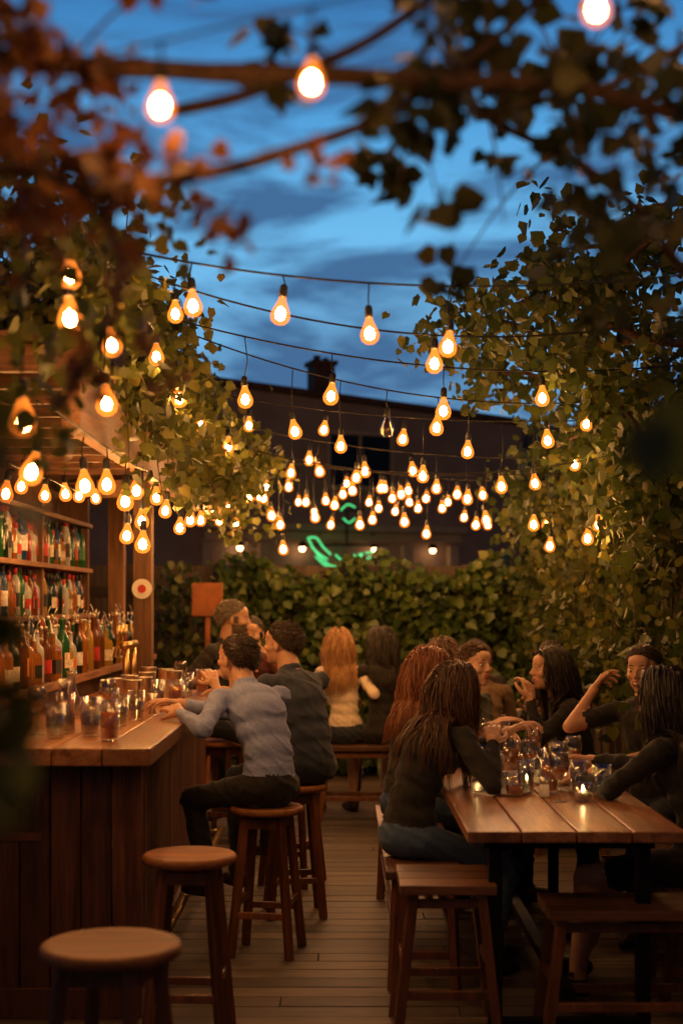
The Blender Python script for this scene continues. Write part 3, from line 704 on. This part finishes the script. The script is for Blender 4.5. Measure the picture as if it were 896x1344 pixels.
string((330,590,8.8),(940,560,7.8),.2,[(784,690),(771,708),(700,690)])
string((-1.2,4.1,4.0),(2.0,4.3,4.05),.1,[.12,.25,.38,.5,.62,.75,.88],1,(),False)  # this and the next two: unseen strings, added as warm key light
string((-1.2,2.6,3.4),(2.0,2.8,3.4),.1,[.1,.25,.4,.55,.7,.85],1,(),False)
string((-1.6,.2,3.0),(2.0,.4,3.0),.1,[.15,.4,.65,.85],1,(),False)
def pend(name,lst,zt,X):
    g=empty(name,(X,7,zt)); cab,so_,en,fi=MB(),MB(),MB(),MB(); 
    for a,b_,dx in lst:
        d=(X+dx)*F/(a-448); pos=W(a,b_,d); top=Vector((pos.x,pos.y,max(zt,pos.z+.14))); hang(cab,so_,en,fi,top,pos)
    ds=sorted([(X)*F/(a-448) for a,_,_ in lst])
    cab.tube([(X,ds[0]+(ds[-1]-ds[0])*i/20,zt+.005*math.sin(i*1.7)) for i in range(21)],.0042,6)
    cab.obj('cable',[M['cable']],g,smooth=True); so_.obj('sockets',[M['cable']],g,smooth=True); en.obj('bulb_glass',[M['bulbglass']],g,smooth=True); fi.obj('filaments',[M['filament']],g,smooth=True)
pend('beam_pendant_lights',[(165,660,0),(186,686,0),(168,705,-.05),(188,716,.03),(237,694,0),(219,672,0),(250,684,0),(264,684,.0),(140,638,0),(180,646,0),(205,655,-.03),(276,657,0),(287,685,0),(283,672,.05),(300,668,0),(310,690,.08),(48,623,0),(110,640,-.03),(305,650,.06),(326,655,.2),(340,652,.3)],2.215,-.93)
pend('vine_string_lights',[(90,365,0),(90,421,0),(143,456,0),(138,533,0),(233,525,0),(300,588,.08),(327,560,.2),(30,557,0),(262,560,0),(205,470,0)],2.75,-.79)
pend('shelf_lights',[(30,640,0),(60,652,0),(85,650,0),(105,652,0),(125,655,0),(10,650,0),(-60,640,0)],2.25,-1.55)
# ------------------------------------------------------------------ PEOPLE
def uvs(n=14,m=9):
    v=[(0,0,1)]
    for i in range(1,m):
        a=math.pi*i/m
        for j in range(n): b_=2*math.pi*j/n; v.append((math.sin(a)*math.cos(b_),math.sin(a)*math.sin(b_),math.cos(a)))
    v.append((0,0,-1)); f=[]
    for j in range(n): f.append((0,1+j,1+(j+1)%n))
    for i in range(m-2):
        for j in range(n): f.append((1+i*n+j,1+(i+1)*n+j,1+(i+1)*n+(j+1)%n,1+i*n+(j+1)%n))
    l=len(v)-1
    for j in range(n): f.append((l,1+(m-2)*n+(j+1)%n,1+(m-2)*n+j))
    return np.array(v),f
SV,SF=uvs()
def E(c,M3,r,tag): return ('e',np.array(c,float),np.array(M3,float),np.array(r,float),tag)
def C(a,b_,ra,rb,tag): return ('c',np.array(a,float),np.array(b_,float),ra,rb,tag)
def sdf1(p,P):
    if p[0]=='e':
        q=(P-p[1])@p[2]; k=np.linalg.norm(q/p[3],axis=1); k2=np.linalg.norm(q/(p[3]**2),axis=1)+1e-9
        return k*(k-1)/k2
    a,b_=p[1],p[2]; d=b_-a; t=np.clip(((P-a)@d)/(d@d+1e-12),0,1)
    return np.linalg.norm(P-(a+t[:,None]*d),axis=1)-(p[3]+(p[4]-p[3])*t)
def grow(prims,vox,sm,name):
    V=[];Fc=[];n=0
    for p in prims:
        if p[0]=='e': v=(SV*p[3])@p[2].T+p[1]
        else:
            a,b_=p[1],p[2]; d=b_-a; L=np.linalg.norm(d)+1e-9; z=d/L; ref=np.array([1,0,0]) if abs(z[0])<.8 else np.array([0,1,0])
            x=np.cross(ref,z); x/=np.linalg.norm(x); y=np.cross(z,x); R3=np.stack([x,y,z],1)
            v=SV@R3.T; top=SV[:,2]>0
            v=np.where(top[:,None],v*p[4]+b_,v*p[3]+a)
        V.append(v); Fc+= [tuple(i+n for i in q) for q in SF]; n+=len(v)
    me=bpy.data.meshes.new('tmp'); me.from_pydata(np.concatenate(V).tolist(),[],Fc)
    o=bpy.data.objects.new('tmp',me); COL.objects.link(o)
    r=o.modifiers.new('r','REMESH'); r.mode='VOXEL'; r.voxel_size=vox; r.adaptivity=0
    s=o.modifiers.new('s','SMOOTH'); s.factor=.5; s.iterations=sm
    dg=bpy.context.evaluated_depsgraph_get(); res=bpy.data.meshes.new_from_object(o.evaluated_get(dg))
    bpy.data.objects.remove(o); bpy.data.meshes.remove(me); res.name=name
    return res
def tagfaces(me,prims,order,mats):
    n=len(me.polygons); cc=np.zeros(n*3); me.polygons.foreach_get('center',cc); cc=cc.reshape(-1,3)
    D=np.stack([sdf1(p,cc) for p in prims]); k=D.argmin(0); tags=[order.index(p[-1]) for p in prims]
    mi=np.array(tags)[k]
    me.materials.clear()
    for x in mats: me.materials.append(x)
    me.polygons.foreach_set('material_index',mi.astype(np.int32)); me.polygons.foreach_set('use_smooth',np.ones(n,dtype=bool)); return mi
def strands(name,paths,rad,mtl,parent):
    S,T,_=paths.shape; tn=np.gradient(paths,axis=1); tn/=np.linalg.norm(tn,axis=2)[...,None]+1e-9
    rf=rng.normal(size=(S,1,3)); u=np.cross(tn,rf); u/=np.linalg.norm(u,axis=2)[...,None]+1e-9; v=np.cross(tn,u)
    tt=np.linspace(0,1,T); rr=rad*(1-.75*tt**2)*np.clip(tt*6+.5,0,1)
    ang=np.array([0,2.09,4.18]); 
    V=paths[:,:,None,:]+(u[:,:,None,:]*np.cos(ang)[None,None,:,None]+v[:,:,None,:]*np.sin(ang)[None,None,:,None])*rr[None,:,None,None]
    idx=np.arange(S*T*3).reshape(S,T,3); q=[]
    for j in range(3):
        k=(j+1)%3; q.append(np.stack([idx[:,:-1,j],idx[:,:-1,k],idx[:,1:,k],idx[:,1:,j]],-1).reshape(-1,4))
    Fq=np.concatenate(q); r=rng.random(S); rf=np.concatenate([np.repeat(r,T-1)]*3)
    me=npmesh(name,V.reshape(-1,3),Fq,[mtl],rf,True); return place(name,me,parent)
def hairmat(n,c1,c2):
    m,nt,out=newmat(n); at=nt.nodes.new('ShaderNodeAttribute'); at.attribute_name='rnd'
    r=nt.nodes.new('ShaderNodeValToRGB'); r.color_ramp.elements[0].color=c4(c1); r.color_ramp.elements[1].color=c4(c2)
    p=nt.nodes.new('ShaderNodeBsdfPrincipled'); p.inputs['Roughness'].default_value=.42; p.inputs['Specular IOR Level'].default_value=.6
    nt.links.new(at.outputs['Fac'],r.inputs[0]); nt.links.new(r.outputs[0],p.inputs['Base Color']); nt.links.new(p.outputs[0],out.inputs[0]); return m
H={'black':hairmat('hair_black',(.008,.006,.005),(.03,.018,.012)),'brown':hairmat('hair_brown',(.035,.016,.009),(.14,.062,.026)),'dark':hairmat('hair_dark_brown',(.014,.008,.005),(.05,.024,.012)),
 'blonde':hairmat('hair_blonde',(.16,.07,.025),(.52,.28,.11)),'auburn':hairmat('hair_auburn',(.12,.035,.013),(.34,.12,.045)),'grey':hairmat('hair_grey',(.12,.09,.07),(.34,.28,.22))}
def skin(n,c): return mat(n,c,.5,0,.08,30,.08,.001,sss=.12)
SK=[skin('skin_light',(.62,.38,.27)),skin('skin_tan',(.54,.31,.21)),skin('skin_deep',(.30,.16,.10))]
LIP=mat('lips',(.32,.10,.08),.4,0,.05,20,0); EYEW=mat('eye_white',(.55,.50,.46),.2,0,.02,9,0); IRIS=mat('iris',(.03,.015,.008),.15,0,.05,9,0)
def cloth(n,c,sc=90): return mat(n,c,.85,0,.18,sc,.25,.002,sheen=.12)
CL={'blue':cloth('blue_shirt',(.25,.31,.58)),'navy':cloth('navy_shirt',(.035,.048,.085)),'black':cloth('black_cloth',(.012,.011,.012)),'cream':cloth('cream_blouse',(.68,.58,.47)),'jean':cloth('denim',(.055,.10,.20)),
 'dkjean':cloth('dark_denim',(.02,.028,.05)),'char':cloth('charcoal_cloth',(.030,.028,.028)),'maroon':cloth('maroon_cloth',(.11,.03,.03)),'shoe':mat('shoe_leather',(.03,.018,.012),.4,0,.2,20,.2),'tan':cloth('tan_jacket',(.18,.11,.065))}
def ik(a,t,l1,l2,pole):
    a=Vector(a);t=Vector(t);d=t-a;L=min(d.length,(l1+l2)*.995); d.normalize(); t=a+d*L
    x=(l1*l1-l2*l2+L*L)/(2*L); h=math.sqrt(max(l1*l1-x*x,0)); p=Vector(pole); p-=d*p.dot(d); p.normalize(); return a+d*x+p*h,t
def hand(parent,wr,d,side,skinm,curl=.45,nrm=None):
    d=d.normalized(); nn=Vector(nrm) if nrm else Vector((0,0,-1)); 
    if abs(nn.dot(d))>.9: nn=Vector((0,1,0))
    nn=(nn-d*nn.dot(d)).normalized(); x=d.cross(nn)*side
    P=[]; base=wr
    P.append(C(base-d*.02,base+d*.02,.024,.026,'s'))
    kn=[]
    for i,(o,l) in enumerate(((.030,.092),(.010,.096),(-.010,.092),(-.028,.084))):
        k=base+d*l+x*o; kn.append(k); P.append(C(base+d*.015+x*o*.5,k,.0145,.0115,'s'))
    P.append(C(base+d*.045+x*.018,base+d*.06-x*.015,.016,.016,'s'))
    for i,k in enumerate(kn):
        ln=(.040,.045,.042,.033)[i]; a=curl*(.6+.15*i); p=k; dd=d
        for sgm in range(3):
            a_=a*(sgm+1)*.8; dd=(d*math.cos(a_)+nn*math.sin(a_)+x*(1.5-i)*.06).normalized(); q=p+dd*ln*(1,.68,.52)[sgm]
            P.append(C(p,q,.0095-.0008*sgm,.0088-.0008*sgm,'s')); p=q
    t0=base+d*.025+x*.022; t1=t0+(d*.6+x*.75+nn*.2).normalized()*.042; t2=t1+(d*.9+x*.3+nn*.35).normalized()*.034; t3=t2+(d+nn*.4).normalized()*.024
    P+= [C(t0,t1,.016,.0115,'s'),C(t1,t2,.011,.0098,'s'),C(t2,t3,.0098,.008,'s')]
    me=grow(P,.0042,2,'hand'); me.materials.clear(); me.materials.append(skinm); me.polygons.foreach_set('use_smooth',np.ones(len(me.polygons),dtype=bool))
    place('hand',me,parent)
TEETH=mat('teeth',(.75,.70,.62),.3,0,.03,20,0)
def head(g,Hc,HM,skm,s,beard,hm,fem,bodyprims,style,hl,smile=False):
    def T(v): return Hc+HM@(Vector(v)*s)
    m3=np.array(HM)
    def e(c,r,tag='s',rot=None): return E(T(c),m3 if rot is None else np.array(HM@rot),[k*s for k in r],tag)
    jw=.052 if fem else .058
    P=[e((0,-.012,.030),(.077,.097,.089)),e((0,.030,-.005),(.066,.062,.075)),e((0,.026,-.048),(jw,.058,.062)),e((0,.062,-.092),(.024,.022,.020)),
       e((0,.060,.048),(.056,.038,.040)),e((.038,.058,-.022),(.026,.027,.024)),e((-.038,.058,-.022),(.026,.027,.024)),e((0,.076,-.058),(.026,.020,.026))]
    P+= [C(T((0,.089,.014)),T((0,.106,-.022)),.0085*s,.0115*s,'s'),e((.011,.098,-.028),(.008,.009,.007)),e((-.011,.098,-.028),(.008,.009,.007)),
         C(T((-.042,.080,.024)),T((-.012,.090,.022)),.0085*s,.0085*s,'s'),C(T((.042,.080,.024)),T((.012,.090,.022)),.0085*s,.0085*s,'s')]
    for sx in(-1,1):
        P.append(e((sx*.078,-.006,-.004),(.009,.019,.031),rot=Matrix.Rotation(sx*.25,3,'Z')))
    mw=.022 if smile else .016
    P+= [C(T((-mw,.0915,-.052 if smile else -.055)),T((mw,.0915,-.052 if smile else -.055)),.0062*s,.0062*s,'l'),C(T((-mw*.8,.092,-.066)),T((mw*.8,.092,-.066)),.0066*s,.0066*s,'l')]
    P.append(C(T((0,-.02,-.03)),T((0,-.045,-.13)),.056*s*(.86 if fem else 1),.056*s*(.86 if fem else 1),'s'))
    me=grow(P,.0055,2,'head'); tagfaces(me,P,['s','l'],[skm,LIP,hm])
    if beard:
        n=len(me.polygons); cc=np.zeros(n*3); me.polygons.foreach_get('center',cc); cc=(cc.reshape(-1,3)-np.array(Hc))@m3/s
        mi=np.zeros(n,dtype=np.int32); me.polygons.foreach_get('material_index',mi)
        bd=(cc[:,2]<-.036)&(cc[:,1]>-.01)&(cc[:,2]>-.125)&(mi==0)&~((np.abs(cc[:,0])<.03)&(cc[:,2]>-.045)&(cc[:,1]>.09)); mi[bd]=2
        side_=(cc[:,2]<.02)&(np.abs(cc[:,0])>.06)&(cc[:,1]>.005)&(cc[:,1]<.04); mi[side_&(mi==0)]=2
        me.polygons.foreach_set('material_index',mi)
    place('head',me,g)
    mb=MB()
    for sx in(-1,1):
        c=T((sx*.031,.0765,.004)); mb.add([tuple(Vector(v)*.0120*s+c) for v in SV],SF,0)
        c2=T((sx*.031,.0862,.003)); mb.add([tuple(HM@Vector((v[0]*.0056,v[1]*.0033,v[2]*.0056))*s+c2) for v in SV],SF,1)
        mb.tube([T((sx*.014,.0962,.028)),T((sx*.030,.0945,.034)),T((sx*.045,.083,.030))],[.0020*s,.0025*s,.0012*s],5,2)
    if smile: mb.tube([T((-.020,.0925,-.056)),T((0,.0985,-.0595)),T((.020,.0925,-.056))],[.0025*s,.0045*s,.0025*s],6,3)
    mb.obj('eyes',[EYEW,IRIS,hm,TEETH],g,smooth=True)
    ctr=np.array([0,-.012,.030]); rr=np.array([.077,.097,.089])
    def inreg(p,lo=-.05): return p[:,2]>lo+(p[:,1]+.10)*(.78 if fem else .74)
    v=rng.normal(size=(9000,3)); v/=np.linalg.norm(v,axis=1)[:,None]; p=ctr+v*rr
    ok=inreg(p)
    p=p[ok]; nrm=v[ok]
    hs,hf=uvs(36,26); cp=ctr+hs*(rr+.007); okv=inreg(cp-hs*.007,-.055)
    ff=[q for q in hf if all(okv[i] for i in q)]
    mb=MB(); mb.add([T(Vector(x)*1.0) for x in cp],ff,0,.25); mb.obj('scalp_hair',[hm],g,smooth=True)
    allp=bodyprims+P
    if style in('short','curly'):
        n=min(len(p),1500); p=p[:n]; nn=nrm[:n]; Tn=6; L=rng.uniform(.018,.036,n)*(1.3 if style=='curly' else 1)
        d=nn*.40+np.array([.25,-.55,.1])+rng.normal(size=(n,3))*.20
        top=(p[:,2]>.08); d[top]+=np.array([.3,.2,.30]); d/=np.linalg.norm(d,axis=1)[:,None]
        paths=np.zeros((n,Tn,3)); q=p+nn*.004; paths[:,0]=q
        for i in range(1,Tn):
            q=q+d*(L/Tn)[:,None]
            k=np.linalg.norm((q-ctr)/(rr+.008),axis=1); q=np.where((k<1)[:,None],ctr+(q-ctr)/k[:,None],q)
            d=d+np.array([0,-.08,-.22])+rng.normal(size=(n,3))*(.25 if style=='curly' else .08); d/=np.linalg.norm(d,axis=1)[:,None]; paths[:,i]=q
        wp=np.array(Hc)+(paths.reshape(-1,3)*s)@m3.T; strands('hair_strands',wp.reshape(n,Tn,3),.0030*s,hm,g)
    else:
        n=min(len(p),1500); p=p[:n]; nn=nrm[:n]; step=.022; Tn=int(hl/step)
        q=np.array(Hc)+((p+nn*.005)*s)@m3.T
        dl=np.stack([np.sign(p[:,0])*.7*np.clip((p[:,2]-.0)/.1,0,1),-.55-.6*np.clip(p[:,1]/.08,0,1),-.5*np.ones(n)],1)+rng.normal(size=(n,3))*.08
        d=dl@m3.T; d/=np.linalg.norm(d,axis=1)[:,None]
        mg=rng.uniform(.006,.032,n); ph=rng.uniform(0,1,n)*1.2+np.floor(rng.random(n)*9)*.7; Ls=rng.uniform(.68,1.06,n)
        paths=np.zeros((n,Tn,3)); paths[:,0]=q
        bk=m3@np.array([0,-1,0]); rt=m3@np.array([1,0,0])
        for i in range(1,Tn):
            wv=(np.sin(i*.62+ph)[:,None]*rt+np.cos(i*.55+ph*1.3)[:,None]*bk)*.26*min(1,i/8)
            q=q+(d+wv)*(step*Ls)[:,None]
            for _ in range(2):
                D=np.stack([sdf1(pp,q) for pp in allp]); f0=D.min(0); bad=f0<mg
                if bad.any():
                    g3=np.zeros((n,3)); e_=.002
                    for ax in range(3):
                        q2=q.copy(); q2[:,ax]+=e_; g3[:,ax]=(np.stack([sdf1(pp,q2) for pp in allp]).min(0)-f0)/e_
                    g3/=np.linalg.norm(g3,axis=1)[:,None]+1e-6
                    q=np.where(bad[:,None],q+g3*(mg-f0)[:,None],q)
            d=d*.72+np.array([0,0,-.42])+bk*.02; d/=np.linalg.norm(d,axis=1)[:,None]; paths[:,i]=q
        strands('hair_strands',paths,.0032*s,hm,g)
def person(name,hip,seat,yaw,lean=14,side=0,hy=0,hp=0,hr=0,fem=False,s=.95,lh=None,rh=None,le=None,re=None,shirt='black',pants='dkjean',sk=0,hair='dark',style='short',hl=.4,sleeve='long',legs='pants',lf=None,rf=None,fz=0.0,beard=False,curl=.45,spread=1.0,kf=.43,smile=False):
    yaw=math.radians(yaw); R=Matrix.Rotation(yaw,3,'Z'); O=Vector((hip[0],hip[1],seat)); g=empty(name,tuple(O))
    def L(x,y,z): return O+R@Vector((x,y,z))
    def D(a): a=math.radians(a); b_=math.radians(side); return (R@Vector((math.sin(b_),math.sin(a)*math.cos(b_),math.cos(a)*math.cos(b_)))).normalized()
    X=R@Vector((1,0,0)); P0=L(0,0,.095*s)
    p1=P0+D(lean*.3)*.17*s; p2=p1+D(lean*.95)*.20*s; nb=p2+D(lean*1.45)*.165*s
    hd_=D(lean*.75+4); Hc=nb+hd_*.165*s+R@Vector((0,.018,0))*s
    yw=Matrix.Rotation(math.radians(hy),3,'Z'); HM=R@yw@Matrix.Rotation(math.radians(-hp),3,'X')@Matrix.Rotation(math.radians(hr),3,'Y')
    B=[]
    def frame(up): up=Vector(up).normalized(); y=(up.cross(X)).normalized(); x=y.cross(up); return np.array(Matrix((x,y,up)).transposed())
    sw=(.155 if fem else .188)*s
    tw=[(P0,D(0),(.158 if fem else .15,.118,.105),'p'),(P0.lerp(p1,.45),D(lean*.3),(.140,.105,.10),'t'),(p1,D(lean*.5),(.118 if fem else .138,.092,.11),'t'),(p1.lerp(p2,.5),D(lean*.8),(.125 if fem else .148,.10,.11),'t'),(p2,D(lean),(.138 if fem else .162,.112,.12),'t'),(p2.lerp(nb,.45),D(lean*1.2),(.135 if fem else .165,.10,.10),'t')]
    for c,u,r,t in tw: B.append(E(c,frame(u),[k*s for k in r],t))
    if fem:
        for sx in(-1,1): B.append(E(p2+X*sx*.062*s+frame_y(R,lean)*.075*s,frame(D(lean)),[.056*s,.055*s,.056*s],'t'))
    shl=nb-D(lean*1.3)*.055*s
    B.append(C(shl-X*sw*.9,shl+X*sw*.9,.056*s,.056*s,'t'))
    B.append(C(nb-D(lean)*.035*s-X*sw*.5,nb+hd_*.01,.045*s,.05*s,'t')); B.append(C(nb-D(lean)*.035*s+X*sw*.5,nb+hd_*.01,.045*s,.05*s,'t'))
    nr=(.048 if fem else .057)*s
    B.append(C(nb-hd_*.02,nb+hd_*.10*s,nr*1.05,nr,'s'))
    for k in range(8):
        a=k*math.pi/4; a2=a+math.pi/4; fr=frame(hd_)
        f_=lambda q: Vector(fr@np.array([math.cos(q)*nr*1.12,math.sin(q)*nr*1.12,.028*s if sleeve!='none' else .0]))+nb
        B.append(C(f_(a),f_(a2),.012*s,.012*s,'t'))
    hands=[]
    for sx,tg,el in((-1,lh,le),(1,rh,re)):
        S=shl+X*sx*sw; ul=.285*s; fl=.25*s
        if tg is None: tg=L(sx*.12,.30,.20)
        if el is not None:
            K=S+(Vector(el)-S).normalized()*ul; Wd=K+(Vector(tg)-K).normalized()*fl
        else: K,Wd=ik(S,tg,ul,fl,R@Vector((sx*.7,-.35,-1)))
        wv=Wd-K
        if sleeve=='long': B+= [C(S,K,.056*s,.045*s,'t'),C(K,K+wv*.92,.045*s,.034*s,'t'),C(K+wv*.86,Wd,.026*s,.025*s,'s')]
        elif sleeve=='rolled': B+= [C(S,K,.058*s,.047*s,'t'),C(K,K+wv*.25,.047*s,.045*s,'t'),C(K+wv*.2,Wd,.038*s,.025*s,'s')]
        elif sleeve=='short': B+= [C(S,S.lerp(K,.62),.058*s,.052*s,'t'),C(S.lerp(K,.5),K,.044*s,.038*s,'s'),C(K,Wd,.038*s,.025*s,'s')]
        else: B+= [C(S,S.lerp(K,.1),.054*s,.05*s,'s'),C(S,K,.046*s,.037*s,'s'),C(K,Wd,.037*s,.024*s,'s')]
        hands.append((Wd,wv,sx))
    for sx,ft in((-1,lf),(1,rf)):
        hj=L(sx*.088*s,.01,.088*s); 
        if ft is None: ft=L(sx*.13*spread,kf-.02,0); ft.z=fz
        ft=Vector(ft); an=Vector((ft.x,ft.y,ft.z+.085)); K,an=ik(hj,an,.43*s,.41*s,R@Vector((sx*.12,.8,.9)))
        tg='p' if legs=='pants' else 's'
        B+= [C(hj,K,.084*s,.060*s,'p')] if legs=='pants' else [C(hj,hj.lerp(K,.7),.086*s,.07*s,'p'),C(hj.lerp(K,.6),K,.064*s,.054*s,'s')]
        cf=K.lerp(an,.3)-(R@Vector((0,1,0)))*.015; q=.008 if legs=='pants' else 0
        B+= [C(K,cf,.056*s,.053*s+q,tg),C(cf,an,.053*s+q,.036*s+q,tg)]
        fw=(R@Vector((sx*.15,1,0))).normalized(); 
        B+= [C(an-Vector((0,0,.045))-fw*.03,an-Vector((0,0,.050))+fw*.10,.036,.034,'f'),C(an-Vector((0,0,.050))+fw*.08,an-Vector((0,0,.058))+fw*.155,.036,.027,'f'),C(an-Vector((0,0,.03)),an+Vector((0,0,.01)),.036,.034,'f')]
    me=grow(B,.0105,5,'body'); mi=tagfaces(me,B,['t','p','s','f'],[CL[shirt],CL[pants],SK[sk],CL['shoe']])
    nv=len(me.vertices); co_=np.zeros(nv*3); me.vertices.foreach_get('co',co_); co_=co_.reshape(-1,3); no=np.zeros(nv*3); me.vertices.foreach_get('normal',no); no=no.reshape(-1,3)
    vm=np.zeros(nv,dtype=int)
    for p_,m_ in zip(me.polygons,mi):
        if m_<2:
            for v_ in p_.vertices: vm[v_]=1
    off=Vector((hip[0]*13,hip[1]*7,0))
    for i in np.nonzero(vm)[0]:
        v_=Vector(co_[i]); a=noise.noise(Vector((v_.x*9+v_.z*6,v_.y*9,v_.z*15+v_.x*9))+off); b_=noise.noise(Vector((v_.x*26,v_.y*26,v_.z*34))+off)
        co_[i]+=no[i]*((.4-min(.4,abs(a)*1.8))*.020-.003+b_*.0015)
    me.vertices.foreach_set('co',co_.ravel()); me.update()
    place('body',me,g)
    for Wd,wv,sx in hands: hand(g,Wd,wv,-sx,SK[sk],curl,tuple((R@Vector((-sx*.5,.3,-.8)))))
    head(g,Hc,HM,SK[sk],s,beard,H[hair],fem,B,style,hl,smile)
    return g
def frame_y(R,lean): a=math.radians(lean); return R@Vector((0,math.cos(a),-math.sin(a)))
# bar guests
person('man_in_blue_shirt',(-.325,6.5),.665,40,32,4,hy=10,hp=-8,s=.95,le=(-.62,6.30,1.02),lh=(-.80,6.62,1.12),re=(-.55,6.9,1.05),rh=(-.82,6.85,1.12),shirt='blue',pants='black',sk=1,hair='dark',lf=(-.62,6.62,.22),rf=(-.50,6.85,.22),sleeve='long')
person('man_in_navy_shirt',(-.15,7.30),.665,42,22,0,hy=20,hp=-4,s=.95,le=(-.58,7.15,1.04),lh=(-.68,7.4,1.22),re=(-.5,7.75,1.04),rh=(-.75,7.7,1.14),shirt='navy',pants='dkjean',sk=1,hair='dark',lf=(-.52,7.4,.22),rf=(-.4,7.65,.22),sleeve='rolled')
person('grey_haired_man',(-.84,9.55),.70,-115,10,0,hy=25,hp=0,s=1.0,lh=(-.62,9.25,1.15),rh=(-.85,9.15,1.12),shirt='char',pants='dkjean',sk=1,hair='grey',style='short',beard=True,fz=.2,sleeve='rolled')
person('man_with_glass',(-.60,10.2),.60,165,10,0,hy=10,hp=0,s=.98,shirt='maroon',pants='dkjean',sk=1,hair='dark',fz=.1,beard=True,lh=(-.5,9.9,1.2),rh=(-.72,9.9,1.15))
# women on the far bench
person('blonde_woman',(.03,10.5),.55,8,10,-3,hy=-12,fem=True,s=.93,shirt='cream',pants='dkjean',sk=0,hair='blonde',style='long',hl=.42,re=(.22,10.42,.95),rh=(.30,10.70,1.0),lh=(-.1,10.85,.85),legs='pants')
person('woman_in_black_dress',(.31,10.5),.55,14,8,0,hy=22,fem=True,s=.94,shirt='black',pants='black',sk=0,hair='black',style='long',hl=.42,legs='skirt',lh=(.1,10.9,.85),rh=(.35,10.95,.85))
# dining table, left side
person('woman_in_black_sweater',(.285,6.12),.50,-48,26,2,hy=-8,hp=-4,fem=True,s=.97,shirt='black',pants='jean',sk=0,hair='brown',style='long',hl=.54,re=(.62,5.95,.85),rh=(.66,6.22,1.08),le=(.60,6.5,.85),lh=(.72,6.4,1.0),rf=(.62,6.05,.0),lf=(.68,6.3,.0),curl=.9)
person('woman_with_auburn_hair',(.31,7.15),.50,-60,14,0,hy=-10,fem=True,s=.96,shirt='char',pants='jean',sk=0,hair='auburn',style='long',hl=.42,re=(.55,7.0,.85),rh=(.72,7.1,.9))
person('man_with_brown_hair',(.60,7.86),.50,-130,14,0,hy=-12,hp=-3,fem=False,s=.97,shirt='char',pants='dkjean',sk=0,hair='brown',style='short',re=(.55,7.5,.85),rh=(.72,7.45,.92),le=(.78,7.6,.86),lh=(.86,7.4,.92),beard=False)
# dining table, right side
person('woman_in_black_top',(1.31,7.75),.50,98,16,0,hy=4,hp=-3,fem=True,s=.95,shirt='black',pants='black',sk=1,hair='black',style='long',hl=.40,le=(1.03,7.50,.86),lh=(1.01,7.62,1.10),re=(1.1,7.9,.86),rh=(1.03,7.72,1.08),curl=1.0)
person('smiling_man',(1.55,7.05),.50,138,8,0,hy=8,hp=2,fem=False,s=.97,shirt='black',pants='dkjean',sk=1,hair='dark',style='short',sleeve='short',re=(1.08,7.02,.97),rh=(1.27,7.16,1.16),le=(1.42,6.72,.80),lh=(1.15,6.62,.83),curl=.9,smile=True)
person('dark_haired_woman',(1.45,5.74),.46,50,16,2,hy=-4,hp=-4,fem=True,s=.97,shirt='black',pants='black',sk=1,hair='black',style='long',hl=.48,le=(1.10,5.80,.84),lh=(1.02,6.02,.85),re=(1.25,6.2,.86),rh=(1.08,6.3,.9),legs='skirt',lf=(.95,5.75,0),rf=(1.02,6.1,0))
# further tables
person('woman_with_long_hair',(.66,9.2),.50,0,12,0,hy=20,fem=True,s=.95,shirt='maroon',pants='black',sk=0,hair='brown',style='long',hl=.36,lh=(.5,9.55,.85),rh=(.8,9.55,.85))
person('man_at_far_table',(.92,9.2),.50,10,16,0,hy=25,s=.92,shirt='tan',pants='dkjean',sk=1,hair='brown',style='short',lh=(.8,9.6,.85),rh=(1.0,9.6,.85))
person('man_in_dark_jacket',(1.45,9.2),.50,40,18,6,hy=-10,s=.95,shirt='char',pants='dkjean',sk=1,hair='dark',style='short',lh=(1.2,9.6,.85),rh=(1.4,9.6,.85))
person('man_across_far_table',(1.0,10.6),.50,175,16,0,hy=5,s=.92,shirt='char',pants='dkjean',sk=1,hair='dark',style='short',lh=(.9,10.25,.85),rh=(1.1,10.2,.85),beard=True)
rect_stool('wooden_bench',.95,10.62,.50,.9,.36)
print('polys',sum(len(o.data.polygons) for o in bpy.data.objects if o.type=='MESH'))
